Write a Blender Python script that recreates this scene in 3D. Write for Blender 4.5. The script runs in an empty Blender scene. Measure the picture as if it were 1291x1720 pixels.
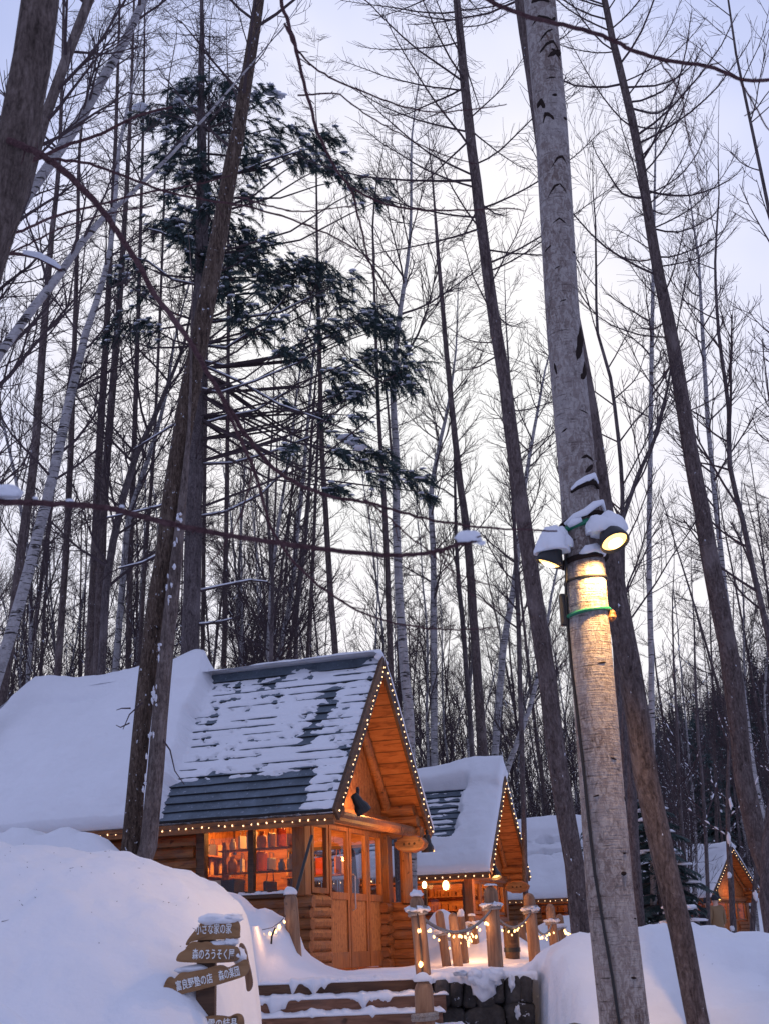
import bpy, math, random
from mathutils import Vector, Matrix, noise

# ------------------------------------------------------------------ camera, sky, exposure
scene = bpy.context.scene
col = scene.collection
W_PX, H_PX, FOC = 1291.0, 1720.0, 2100.0
PITCH = math.atan(730.0 / FOC)
ROLL = -0.035
EYE = Vector((0, 0, 0.30))
cam_d = bpy.data.cameras.new("camera")
cam = bpy.data.objects.new("camera", cam_d)
col.objects.link(cam)
scene.camera = cam
cam_d.sensor_fit = 'VERTICAL'
cam_d.sensor_height = 36.0
cam_d.lens = 36.0 * FOC / H_PX
cam_d.clip_start = 0.05
cam_d.clip_end = 2000
CAMROT = Matrix.Rotation(math.radians(90) + PITCH, 3, 'X') @ Matrix.Rotation(ROLL, 3, 'Z')
cam.matrix_world = Matrix.Translation(EYE) @ CAMROT.to_4x4()
cam_d.dof.use_dof = True
cam_d.dof.focus_distance = 17.0
cam_d.dof.aperture_fstop = 6.3

def at(px, py, y):
    "the point seen at a pixel of the photograph, y metres away along the ground"
    d = CAMROT @ Vector(((px - W_PX / 2) / FOC, -(py - H_PX / 2) / FOC, -1))
    return EYE + d * (y / d.y)

def mpp(px, py, y):
    "metres per pixel at that point"
    p = at(px, py, y)
    return -((CAMROT.transposed() @ (p - EYE)).z) / FOC

def proj(p):
    c = CAMROT.transposed() @ (Vector(p) - EYE)
    return (W_PX / 2 + c.x / -c.z * FOC, H_PX / 2 - c.y / -c.z * FOC)

world = bpy.data.worlds.new("World")
scene.world = world
world.use_nodes = True
wn = world.node_tree.nodes
wl = world.node_tree.links
for n in list(wn):
    wn.remove(n)
w_out = wn.new('ShaderNodeOutputWorld')
w_bg = wn.new('ShaderNodeBackground')
w_tc = wn.new('ShaderNodeTexCoord')
w_dot = wn.new('ShaderNodeVectorMath'); w_dot.operation = 'DOT_PRODUCT'
_e = math.radians(18.5)
w_dot.inputs[1].default_value = (0.03, math.cos(_e), math.sin(_e))
w_nz = wn.new('ShaderNodeTexNoise')
w_nz.inputs['Scale'].default_value = 3.2
w_nz.inputs['Detail'].default_value = 4
w_nzm = wn.new('ShaderNodeMath'); w_nzm.operation = 'MULTIPLY_ADD'
w_nzm.inputs[1].default_value = 0.16
w_nzm.inputs[2].default_value = -0.08
w_add = wn.new('ShaderNodeMath'); w_add.operation = 'ADD'
w_map = wn.new('ShaderNodeMapRange')
w_map.inputs[1].default_value = -1; w_map.inputs[2].default_value = 1
w_rp = wn.new('ShaderNodeValToRGB')
cr = w_rp.color_ramp
cr.interpolation = 'B_SPLINE'
stops = [(0.0, (.40, .44, .68)), (0.5, (.42, .47, .75)), (0.85, (.41, .47, .75)), (0.93, (.44, .51, .82)), (0.957, (.60, .66, .95)),
         (0.970, (.84, .85, 1.03)), (0.984, (.98, .955, 1.07)), (1.0, (1.04, 1.0, 1.11))]
cr.elements[0].position = stops[0][0]; cr.elements[0].color = stops[0][1] + (1,)
cr.elements[1].position = stops[-1][0]; cr.elements[1].color = stops[-1][1] + (1,)
for p_, c_ in stops[1:-1]:
    e_ = cr.elements.new(p_); e_.color = c_ + (1,)
wl.new(w_tc.outputs['Generated'], w_dot.inputs[0])
wl.new(w_tc.outputs['Generated'], w_nz.inputs['Vector'])
wl.new(w_nz.outputs['Fac'], w_nzm.inputs[0])
wl.new(w_dot.outputs['Value'], w_add.inputs[0])
wl.new(w_nzm.outputs[0], w_add.inputs[1])
wl.new(w_add.outputs[0], w_map.inputs[0])
wl.new(w_map.outputs[0], w_rp.inputs[0])
wl.new(w_rp.outputs[0], w_bg.inputs['Color'])
w_bg.inputs['Strength'].default_value = 1.0
wl.new(w_bg.outputs[0], w_out.inputs['Surface'])

# the last glow behind the wood: one very soft, weak sun
sun_d = bpy.data.lights.new("dusk_sun", 'SUN')
sun_d.energy = 0.12
sun_d.angle = math.radians(40)
sun_d.color = (1.0, .9, .92)
sun = bpy.data.objects.new("dusk_sun", sun_d)
col.objects.link(sun)
sun.rotation_euler = (math.radians(-68), 0, math.radians(-4))

vs = scene.view_settings
vs.view_transform = 'Standard'
vs.look = 'None'
vs.exposure = 0.06
vs.gamma = 1.0
scene.cycles.use_denoising = True
scene.cycles.sample_clamp_indirect = 4.0
scene.cycles.max_bounces = 6
scene.cycles.transparent_max_bounces = 8

# ------------------------------------------------------------------ helpers
TRIG = {n: [(math.cos(2 * math.pi * i / n), math.sin(2 * math.pi * i / n)) for i in range(n)] for n in range(3, 33)}

class MB:
    def __init__(self):
        self.v = []; self.f = []; self.m = []; self.mi = 0

    def face(self, *idx):
        self.f.append(idx); self.m.append(self.mi)

    def tube(self, P, R, n=6, cap=True, seed=None, rough=0.0):
        k = len(P)
        base = len(self.v)
        prev_u = None
        tr = TRIG[n]
        for i in range(k):
            a = P[i - 1] if i else P[0]
            b = P[i + 1] if i < k - 1 else P[-1]
            d = (b - a)
            d = d.normalized() if d.length > 1e-9 else Vector((0, 0, 1))
            if prev_u is None:
                u = d.orthogonal().normalized()
            else:
                u = prev_u - d * prev_u.dot(d)
                u = u.normalized() if u.length > 1e-6 else d.orthogonal().normalized()
            prev_u = u
            w = d.cross(u)
            r = R[i]
            p = P[i]
            for c, s in tr:
                rr = r
                if rough:
                    q = p + u * (c * r) + w * (s * r)
                    rr = r * (1 + rough * noise.noise(Vector((q.x * 9, q.y * 9, q.z * 2.2))))
                self.v.append((p.x + (u.x * c + w.x * s) * rr, p.y + (u.y * c + w.y * s) * rr, p.z + (u.z * c + w.z * s) * rr))
        for i in range(k - 1):
            o = base + i * n
            for j in range(n):
                j2 = (j + 1) % n
                self.face(o + j, o + j2, o + n + j2, o + n + j)
        if cap:
            self.face(*[base + j for j in range(n - 1, -1, -1)])
            e = base + (k - 1) * n
            self.face(*[e + j for j in range(n)])

    def twig(self, P, r0, r1):
        "thin three-sided tube, no caps"
        base = len(self.v)
        d = P[-1] - P[0]
        u = d.orthogonal()
        if u.length < 1e-9:
            return
        u.normalize()
        w = d.normalized().cross(u)
        k = len(P)
        for i, p in enumerate(P):
            r = r0 + (r1 - r0) * i / (k - 1)
            self.v.append((p.x + u.x * r, p.y + u.y * r, p.z + u.z * r))
            a = w * (.866 * r) - u * (.5 * r)
            b = w * (-.866 * r) - u * (.5 * r)
            self.v.append((p.x + a.x, p.y + a.y, p.z + a.z))
            self.v.append((p.x + b.x, p.y + b.y, p.z + b.z))
        for i in range(k - 1):
            o = base + 3 * i
            self.face(o, o + 1, o + 4, o + 3)
            self.face(o + 1, o + 2, o + 5, o + 4)
            self.face(o + 2, o, o + 3, o + 5)

    def box(self, c, s, rot=None, bev=0.0):
        c = Vector(c)
        hx, hy, hz = s[0] / 2, s[1] / 2, s[2] / 2
        b = min(bev, hx * .9, hy * .9, hz * .9)
        base = len(self.v)
        if b <= 0:
            pts = [(x, y, z) for z in (-hz, hz) for y in (-hy, hy) for x in (-hx, hx)]
            fs = [(0, 2, 3, 1), (4, 5, 7, 6), (0, 1, 5, 4), (2, 6, 7, 3), (0, 4, 6, 2), (1, 3, 7, 5)]
        else:
            pts = []; fs = []
            def ring(x, y, z):
                i = len(pts)
                pts.extend([(-x, -y, z), (x, -y, z), (x, y, z), (-x, y, z)])
                return i
            r0 = ring(hx - b, hy - b, -hz); r1 = ring(hx, hy, -hz + b); r2 = ring(hx, hy, hz - b); r3 = ring(hx - b, hy - b, hz)
            fs.append((r0 + 3, r0 + 2, r0 + 1, r0))
            for a_, b_ in ((r0, r1), (r1, r2), (r2, r3)):
                for j in range(4):
                    fs.append((a_ + j, a_ + (j + 1) % 4, b_ + (j + 1) % 4, b_ + j))
            fs.append((r3, r3 + 1, r3 + 2, r3 + 3))
        for p in pts:
            q = Vector(p)
            if rot is not None:
                q = rot @ q
            q = q + c
            self.v.append((q.x, q.y, q.z))
        for f in fs:
            self.face(*[base + i for i in f])

    def grid(self, rows, close=False):
        base = len(self.v)
        m = len(rows[0])
        for r in rows:
            for p in r:
                self.v.append((p[0], p[1], p[2]))
        for i in range(len(rows) - 1):
            for j in range(m - (0 if close else 1)):
                j2 = (j + 1) % m
                self.face(base + i * m + j, base + i * m + j2, base + (i + 1) * m + j2, base + (i + 1) * m + j)

    def blob(self, c, r, seed=0, nu=10, nv=7, rough=.25, flat=-1.0):
        "a lumpy ellipsoid; r is a 3-tuple; flat cuts the underside"
        rows = []
        for i in range(nv + 1):
            t = math.pi * i / nv
            row = []
            for j in range(nu):
                a = 2 * math.pi * j / nu
                d = Vector((math.sin(t) * math.cos(a), math.sin(t) * math.sin(a), math.cos(t)))
                k = 1 + rough * noise.noise(d * 1.7 + Vector((seed * 3.1, seed * 1.7, 0)))
                z = max(d.z, flat)
                row.append((c[0] + d.x * r[0] * k, c[1] + d.y * r[1] * k, c[2] + z * r[2] * k))
            rows.append(row)
        self.grid(rows, close=True)

    def lathe(self, prof, c=(0, 0, 0), n=14, rot=None):
        "prof: list of (radius, z)"
        c = Vector(c)
        rows = []
        for r, z in prof:
            row = []
            for x, y in TRIG[n]:
                q = Vector((x * r, y * r, z))
                if rot is not None:
                    q = rot @ q
                row.append(q + c)
            rows.append(row)
        self.grid(rows, close=True)

    def build(self, name, mat, parent=None, off=None, smooth=False, loc=None):
        me = bpy.data.meshes.new(name)
        if off is not None:
            ox, oy, oz = off
            vv = [(a - ox, b - oy, c - oz) for a, b, c in self.v]
        else:
            vv = self.v
        me.from_pydata(vv, [], self.f)
        mats = mat if isinstance(mat, (list, tuple)) else [mat]
        for m_ in mats:
            me.materials.append(m_)
        if len(mats) > 1:
            me.polygons.foreach_set('material_index', self.m)
        if smooth:
            me.polygons.foreach_set('use_smooth', [True] * len(self.f))
        me.update()
        o = bpy.data.objects.new(name, me)
        col.objects.link(o)
        if parent is not None:
            o.parent = parent
        if loc is not None:
            o.location = loc
        return o

def tag(o, label=None, cat=None, group=None, kind=None):
    if label: o['label'] = label
    if cat: o['category'] = cat
    if group: o['group'] = group
    if kind: o['kind'] = kind
    return o

def empty(name, loc=(0, 0, 0), rz=0.0, label=None, cat=None, group=None):
    o = bpy.data.objects.new(name, None)
    col.objects.link(o)
    o.location = loc
    o.rotation_euler = (0, 0, rz)
    o.empty_display_size = .2
    return tag(o, label, cat, group)

def clone(o, parent=None):
    c = o.copy()
    col.objects.link(c)
    c.parent = parent
    return c

def lerp(a, b, t):
    return a + (b - a) * t

def sstep(a, b, x):
    t = max(0.0, min(1.0, (x - a) / (b - a)))
    return t * t * (3 - 2 * t)

def interp(tab, x):
    if x <= tab[0][0]:
        return tab[0][1]
    for (x0, y0), (x1, y1) in zip(tab, tab[1:]):
        if x <= x1:
            return y0 + (y1 - y0) * (x - x0) / (x1 - x0)
    return tab[-1][1]

def fbm(x, y, z=0.0, o=4):
    return noise.fractal(Vector((x, y, z)), 1.0, 2.0, o)

# ------------------------------------------------------------------ materials
def mat(name, base, rough=.7, **kw):
    m = bpy.data.materials.new(name)
    m.use_nodes = True
    nt = m.node_tree
    b = nt.nodes['Principled BSDF']
    b.inputs['Base Color'].default_value = tuple(base) + (1,)
    b.inputs['Roughness'].default_value = rough
    if 'spec' in kw:
        b.inputs['Specular IOR Level'].default_value = kw['spec']
    return m, nt, b

def ramp(nt, src, stops):
    r = nt.nodes.new('ShaderNodeValToRGB')
    e = r.color_ramp.elements
    e[0].position, e[1].position = stops[0][0], stops[-1][0]
    e[0].color = tuple(stops[0][1]) + (1,); e[1].color = tuple(stops[-1][1]) + (1,)
    for p, c in stops[1:-1]:
        q = e.new(p); q.color = tuple(c) + (1,)
    nt.links.new(src, r.inputs[0])
    return r.outputs[0]

def nz(nt, scale, vec=(1, 1, 1), detail=4, rough=.6, dist=0.0, kind='Object'):
    tc = nt.nodes.new('ShaderNodeTexCoord')
    mp = nt.nodes.new('ShaderNodeMapping')
    mp.inputs['Scale'].default_value = vec
    t = nt.nodes.new('ShaderNodeTexNoise')
    t.inputs['Scale'].default_value = scale
    t.inputs['Detail'].default_value = detail
    t.inputs['Roughness'].default_value = rough
    t.inputs['Distortion'].default_value = dist
    nt.links.new(tc.outputs[kind], mp.inputs[0])
    nt.links.new(mp.outputs[0], t.inputs['Vector'])
    return t.outputs['Fac']

def mixc(nt, fac, a, b):
    m = nt.nodes.new('ShaderNodeMix')
    m.data_type = 'RGBA'
    if isinstance(fac, (int, float)): m.inputs[0].default_value = fac
    else: nt.links.new(fac, m.inputs[0])
    for i, c in ((6, a), (7, b)):
        if isinstance(c, tuple): m.inputs[i].default_value = c + (1,)
        else: nt.links.new(c, m.inputs[i])
    return m.outputs[2]

def bump(nt, b, src, strength=.3, dist=.02):
    n = nt.nodes.new('ShaderNodeBump')
    n.inputs['Strength'].default_value = strength
    n.inputs['Distance'].default_value = dist
    nt.links.new(src, n.inputs['Height'])
    nt.links.new(n.outputs[0], b.inputs['Normal'])

def snow_mat(name, base=(.84, .85, .89), sc=9.0, st=.35):
    m, nt, b = mat(name, base, .65, spec=.25)
    f = nz(nt, sc, detail=6, rough=.7)
    f2 = nz(nt, 1.3, detail=3)
    nt.links.new(ramp(nt, f2, [(.3, tuple(c * .94 for c in base)), (.7, base)]), b.inputs['Base Color'])
    f3 = nz(nt, 2.3, detail=4, rough=.6)
    ad = nt.nodes.new('ShaderNodeMath'); ad.operation = 'MULTIPLY_ADD'
    ad.inputs[1].default_value = 1.6
    nt.links.new(f3, ad.inputs[0]); nt.links.new(f, ad.inputs[2])
    bump(nt, b, ad.outputs[0], st * 1.3, .035)
    return m

SNOW = snow_mat('snow')
SNOW_FINE = snow_mat('snow_fine', sc=26.0, st=.3)

def bark_mat(name, c0, c1, c2, vec=(10, 10, 2.4), scale=1.6, flecks=.66, bstr=1.0):
    m, nt, b = mat(name, c1, .9, spec=.15)
    f1 = nz(nt, scale, vec, detail=8, rough=.7, dist=1.4)
    f2 = nz(nt, scale * 2.6, (vec[0], vec[1], vec[2] * 2.2), detail=5, rough=.7, dist=.5)
    mm = nt.nodes.new('ShaderNodeMath'); mm.operation = 'MULTIPLY_ADD'
    mm.inputs[1].default_value = .45; mm.inputs[2].default_value = 0
    nt.links.new(f2, mm.inputs[0])
    m3 = nt.nodes.new('ShaderNodeMath'); m3.operation = 'MULTIPLY_ADD'
    m3.inputs[1].default_value = .55
    nt.links.new(f1, m3.inputs[0]); nt.links.new(mm.outputs[0], m3.inputs[2])
    f = m3.outputs[0]
    c = ramp(nt, f, [(.38, c0), (.51, c1), (.64, c2)])
    lich = nz(nt, 2.2, (1, 1, .6), detail=4)
    c = mixc(nt, ramp(nt, lich, [(.56, (0, 0, 0)), (.68, (.38, .38, .38))]), c, tuple(min(.5, x * 1.25 + .02) for x in c2))
    if flecks:
        g = nz(nt, 21, (1, 1, .7), detail=3, rough=.6)
        gg = ramp(nt, g, [(flecks, (0, 0, 0)), (flecks + .035, (1, 1, 1))])
        c = mixc(nt, gg, c, (.72, .74, .80))
    nt.links.new(c, b.inputs['Base Color'])
    bump(nt, b, f, bstr, .03)
    return m

BARK_LARCH = bark_mat('bark_larch', (.040, .029, .027), (.118, .088, .082), (.21, .168, .16), flecks=.70)
BARK_GREY = bark_mat('bark_grey', (.055, .040, .036), (.155, .120, .108), (.27, .22, .20), vec=(9, 9, 1.8), flecks=.74)
BARK_ROUGH = bark_mat('bark_rough', (.022, .015, .012), (.10, .068, .052), (.20, .15, .12), vec=(12, 12, 2.2), flecks=.66, bstr=1.0)
BARK_FAR = bark_mat('bark_far', (.04, .032, .032), (.115, .092, .092), (.20, .166, .166), flecks=.72)  # tones raised: the pale veil over distant trees is put into the colour
TWIG = mat('twig', (.075, .055, .058), .85, spec=.1)[0]  # lightened too, bright veil over far twigs painted in
TWIG_RED = bark_mat('twig_red', (.055, .027, .030), (.12, .060, .064), (.20, .115, .118), vec=(20, 20, 20), flecks=0)

def birch_mat(name, lo, hi, dark, patch=.62, scale=1.0):
    m, nt, b = mat(name, hi, .75, spec=.2)
    f = nz(nt, 5 * scale, (1, 1, 1), detail=6, rough=.75)
    c = ramp(nt, f, [(.3, lo), (.62, hi)])
    l = nz(nt, 3.2 * scale, (1.2, 1.2, 9), detail=3, rough=.6)
    c = mixc(nt, ramp(nt, l, [(patch, (0, 0, 0)), (patch + .05, (1, 1, 1))]), c, dark)
    l2 = nz(nt, 26 * scale, (.5, .5, 1.6), detail=2)
    c = mixc(nt, ramp(nt, l2, [(.60, (0, 0, 0)), (.70, (.55, .55, .55))]), c, tuple(x * .45 for x in lo))
    g = nz(nt, 46, (1, 1, .8), detail=3)
    c = mixc(nt, ramp(nt, g, [(.62, (0, 0, 0)), (.72, (.5, .5, .5))]), c, (.66, .63, .62))
    nt.links.new(c, b.inputs['Base Color'])
    bump(nt, b, f, .5, .012)
    return m

BIRCH = birch_mat('bark_birch', (.20, .185, .185), (.42, .395, .39), (.04, .032, .03), patch=.56)
def peeling_birch():
    m, nt, b = mat('bark_birch_flaking', (.35, .3, .28), .8, spec=.2)
    big = nz(nt, 2.0, (1, 1, .7), detail=5, rough=.65)
    c = ramp(nt, big, [(.34, (.17, .115, .095)), (.50, (.30, .245, .225)), (.66, (.42, .375, .36))])
    fl = nz(nt, 17, (1.5, 1.5, .75), detail=6, rough=.75, dist=.9)
    c = mixc(nt, ramp(nt, fl, [(.46, (0, 0, 0)), (.56, (.75, .75, .75))]), c, (.53, .475, .44))
    dk = nz(nt, 9, (1.3, 1.3, 1.0), detail=7, rough=.8, dist=.6)
    c = mixc(nt, ramp(nt, dk, [(.54, (0, 0, 0)), (.66, (.7, .7, .7))]), c, (.095, .068, .058))
    ln = nz(nt, 6, (.9, .9, 13), detail=4, rough=.65)
    c = mixc(nt, ramp(nt, ln, [(.60, (0, 0, 0)), (.66, (.85, .85, .85))]), c, (.075, .055, .048))
    nt.links.new(c, b.inputs['Base Color'])
    ad = nt.nodes.new('ShaderNodeMath'); ad.operation = 'SUBTRACT'
    nt.links.new(fl, ad.inputs[0]); nt.links.new(ln, ad.inputs[1])
    bump(nt, b, ad.outputs[0], .9, .03)
    return m
BIRCH_MAIN = peeling_birch()
BARK_BLACK = mat('bark_scar', (.028, .02, .018), .95, spec=.05)[0]

def wood_mat(name, c0, c1, c2, vec=(2, 14, 14), rough=.55, bs=.25, knots=True):
    m, nt, b = mat(name, c1, rough, spec=.3)
    f = nz(nt, 1.6, vec, detail=5, rough=.6, dist=.8)
    c = ramp(nt, f, [(.30, c0), (.5, c1), (.72, c2)])
    g = nz(nt, .9, (1, 1, 1), detail=2)
    c = mixc(nt, ramp(nt, g, [(.35, (.6, .6, .6)), (.62, (0, 0, 0))]), c, c0)
    kn = nz(nt, 8.5, (1, 1, 1), detail=1)
    c = mixc(nt, ramp(nt, kn, [(.70, (0, 0, 0)), (.76, (.8, .8, .8))]), c, tuple(x * .3 for x in c0))
    wt = nz(nt, 3.1, (1, 1, 1), detail=5)
    c = mixc(nt, ramp(nt, wt, [(.52, (0, 0, 0)), (.72, (.5, .5, .5))]), c, tuple(sum(c1) / 3 * .62 + x * .15 for x in c1))
    nt.links.new(c, b.inputs['Base Color'])
    bump(nt, b, f, bs, .01)
    return m

WOOD_LOG = wood_mat('wood_log', (.13, .042, .013), (.31, .118, .038), (.41, .178, .062))
WOOD_POST = wood_mat('wood_post', (.16, .08, .045), (.33, .18, .10), (.45, .27, .16), vec=(14, 14, 1.6))
WOOD_UP = wood_mat('wood_upright', (.14, .048, .015), (.31, .120, .040), (.40, .172, .062), vec=(14, 14, 1.6))
WOOD_DARK = wood_mat('wood_dark', (.05, .026, .015), (.12, .06, .033), (.18, .10, .055))
WOOD_STEP = wood_mat('wood_step', (.10, .045, .028), (.22, .105, .062), (.32, .17, .11), rough=.7)
WOOD_SIGN = wood_mat('wood_sign', (.16, .08, .035), (.32, .17, .072), (.41, .24, .115), vec=(3, 12, 12))

def board_mat(name, axis, pitch, c0, c1, c2):
    "boards with dark joints every pitch metres along one object axis"
    m, nt, b = mat(name, c1, .55, spec=.3)
    f = nz(nt, 1.5, (2, 10, 10) if axis != 'X' else (10, 2, 10), detail=5, rough=.6, dist=.6)
    c = ramp(nt, f, [(.30, c0), (.5, c1), (.72, c2)])
    tc = nt.nodes.new('ShaderNodeTexCoord')
    sp = nt.nodes.new('ShaderNodeSeparateXYZ')
    nt.links.new(tc.outputs['Object'], sp.inputs[0])
    d = nt.nodes.new('ShaderNodeMath'); d.operation = 'DIVIDE'; d.inputs[1].default_value = pitch
    nt.links.new(sp.outputs[axis], d.inputs[0])
    fr = nt.nodes.new('ShaderNodeMath'); fr.operation = 'FRACT'
    nt.links.new(d.outputs[0], fr.inputs[0])
    j = ramp(nt, fr.outputs[0], [(.0, (1, 1, 1)), (.06, (0, 0, 0)), (.94, (0, 0, 0)), (1.0, (1, 1, 1))])
    c = mixc(nt, j, c, tuple(x * .25 for x in c0))
    nt.links.new(c, b.inputs['Base Color'])
    return m

BOARD_SOFFIT = board_mat('board_soffit', 'Z', .16, (.15, .048, .015), (.34, .122, .038), (.43, .175, .058))
BOARD_WALL = board_mat('board_wall', 'Y', .12, (.18, .062, .02), (.37, .145, .048), (.46, .205, .075))
BOARD_DOOR = board_mat('board_door', 'Y', .075, (.19, .075, .025), (.35, .148, .05), (.42, .195, .07))

def shingle_mat():
    m, nt, b = mat('roof_shingle', (.05, .06, .075), .6, spec=.4)
    f = nz(nt, 3, (1, 1, 1), detail=6, rough=.7)
    g = nz(nt, 22, (1, 1, 1), detail=3, rough=.7)
    c = ramp(nt, f, [(.3, (.06, .08, .10)), (.7, (.15, .19, .235))])
    c = mixc(nt, ramp(nt, g, [(.62, (0, 0, 0)), (.72, (.8, .8, .8))]), c, (.5, .53, .6))
    nt.links.new(c, b.inputs['Base Color'])
    return m
SHINGLE = shingle_mat()

def stone_mat():
    m, nt, b = mat('stone_dark', (.03, .028, .026), .9, spec=.2)
    f = nz(nt, 5, detail=7, rough=.7)
    c = ramp(nt, f, [(.3, (.024, .021, .020)), (.58, (.085, .077, .072)), (.75, (.15, .138, .13))])
    g = nz(nt, 17, detail=3)
    c = mixc(nt, ramp(nt, g, [(.66, (0, 0, 0)), (.70, (1, 1, 1))]), c, (.7, .72, .78))
    nt.links.new(c, b.inputs['Base Color'])
    bump(nt, b, f, .9, .05)
    return m
STONE = stone_mat()

BLACK = mat('black_metal', (.012, .012, .014), .45)[0]
RUBBER = mat('black_rubber', (.010, .009, .010), .6)[0]
STRAP_GREEN = mat('green_strap', (.01, .16, .085), .5)[0]
ROPE = bark_mat('rope', (.20, .15, .12), (.42, .36, .32), (.6, .56, .52), vec=(30, 30, 30), flecks=0)
CORD = mat('dark_cord', (.03, .022, .02), .6)[0]
LETTER = mat('white_lettering', (.82, .82, .80), .7)[0]
NEEDLE = bark_mat('needles', (.022, .036, .034), (.052, .078, .074), (.10, .135, .13), vec=(5, 5, 5), flecks=0, bstr=.1)
METAL = mat('steel', (.5, .5, .52), .3)[0]
METAL.node_tree.nodes['Principled BSDF'].inputs['Metallic'].default_value = .9

def emit(name, colr, s, sampling='NONE'):
    m = bpy.data.materials.new(name)
    m.use_nodes = True
    nt = m.node_tree
    nt.nodes.remove(nt.nodes['Principled BSDF'])
    e = nt.nodes.new('ShaderNodeEmission')
    e.inputs[0].default_value = tuple(colr) + (1,)
    e.inputs[1].default_value = s
    nt.links.new(e.outputs[0], nt.nodes['Material Output'].inputs[0])
    m.cycles.emission_sampling = sampling
    return m
BULB = emit('bulb_glow', (1.0, .52, .20), 5.0)
BULB_PALE = emit('bulb_pale', (1.0, .62, .32), 3.2)
BULB_BIG = emit('bulb_big', (1.0, .66, .26), 9.0)
LENS = emit('lamp_lens', (1.0, .57, .16), 3.9)
LENS_CORE = emit('lamp_core', (1.0, .80, .45), 16.0)

def glass_mat():
    m = bpy.data.materials.new('window_glass')
    m.use_nodes = True
    nt = m.node_tree
    nt.nodes.remove(nt.nodes['Principled BSDF'])
    t = nt.nodes.new('ShaderNodeBsdfTransparent')
    t.inputs[0].default_value = (.93, .93, .94, 1)
    g = nt.nodes.new('ShaderNodeBsdfGlossy')
    g.inputs['Roughness'].default_value = .03
    fr = nt.nodes.new('ShaderNodeFresnel')
    fr.inputs[0].default_value = 1.5
    mx = nt.nodes.new('ShaderNodeMixShader')
    nt.links.new(fr.outputs[0], mx.inputs[0])
    nt.links.new(t.outputs[0], mx.inputs[1])
    nt.links.new(g.outputs[0], mx.inputs[2])
    nt.links.new(mx.outputs[0], nt.nodes['Material Output'].inputs[0])
    return m
GLASS = glass_mat()

def icy_mat():
    m, nt, b = mat('ice', (.75, .8, .88), .15)
    b.inputs['Transmission Weight'].default_value = .5
    return m
ICE = icy_mat()

def plain(name, c, r=.6):
    return mat(name, c, r)[0]

def lamp(name, loc, power, colr=(1.0, .43, .12), size=.05, kind='POINT', target=None, angle=80, blend=.5, parent=None):
    d = bpy.data.lights.new(name, kind)
    d.energy = power
    d.color = colr
    if kind in ('POINT', 'SPOT'):
        d.shadow_soft_size = size
    o = bpy.data.objects.new(name, d)
    col.objects.link(o)
    o.location = loc
    if kind == 'SPOT':
        d.spot_size = math.radians(angle)
        d.spot_blend = blend
        o.rotation_euler = (Vector(target) - Vector(loc)).to_track_quat('-Z', 'Y').to_euler()
    if parent is not None:
        o.parent = parent
    return o
# ------------------------------------------------------------------ terrain
def edge_tab(pts, y):
    return [(at(px, py, y).x, at(px, py, y).z) for px, py in pts]

BANK_R = edge_tab([(880, 1720), (893, 1652), (908, 1622), (930, 1597), (958, 1579), (990, 1570), (1030, 1572), (1075, 1560), (1110, 1549), (1150, 1551), (1200, 1562), (1291, 1574), (1500, 1590)], 12.3)
LUMP_L = edge_tab([(-300, 1390), (-60, 1398), (0, 1397), (20, 1405), (38, 1393), (70, 1396), (80, 1412), (100, 1405), (128, 1393), (140, 1404), (165, 1402), (185, 1424), (215, 1450), (300, 1500), (360, 1560)], 14.0)
WALL_B = edge_tab([(330, 1480), (380, 1500), (398, 1503), (415, 1515), (432, 1531), (452, 1529), (470, 1540), (492, 1548), (510, 1600), (545, 1622), (580, 1630)], 15.9)
X_STEP = at(412, 1645, 13.35).x
X_WALL = at(890, 1640, 13.35).x

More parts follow.
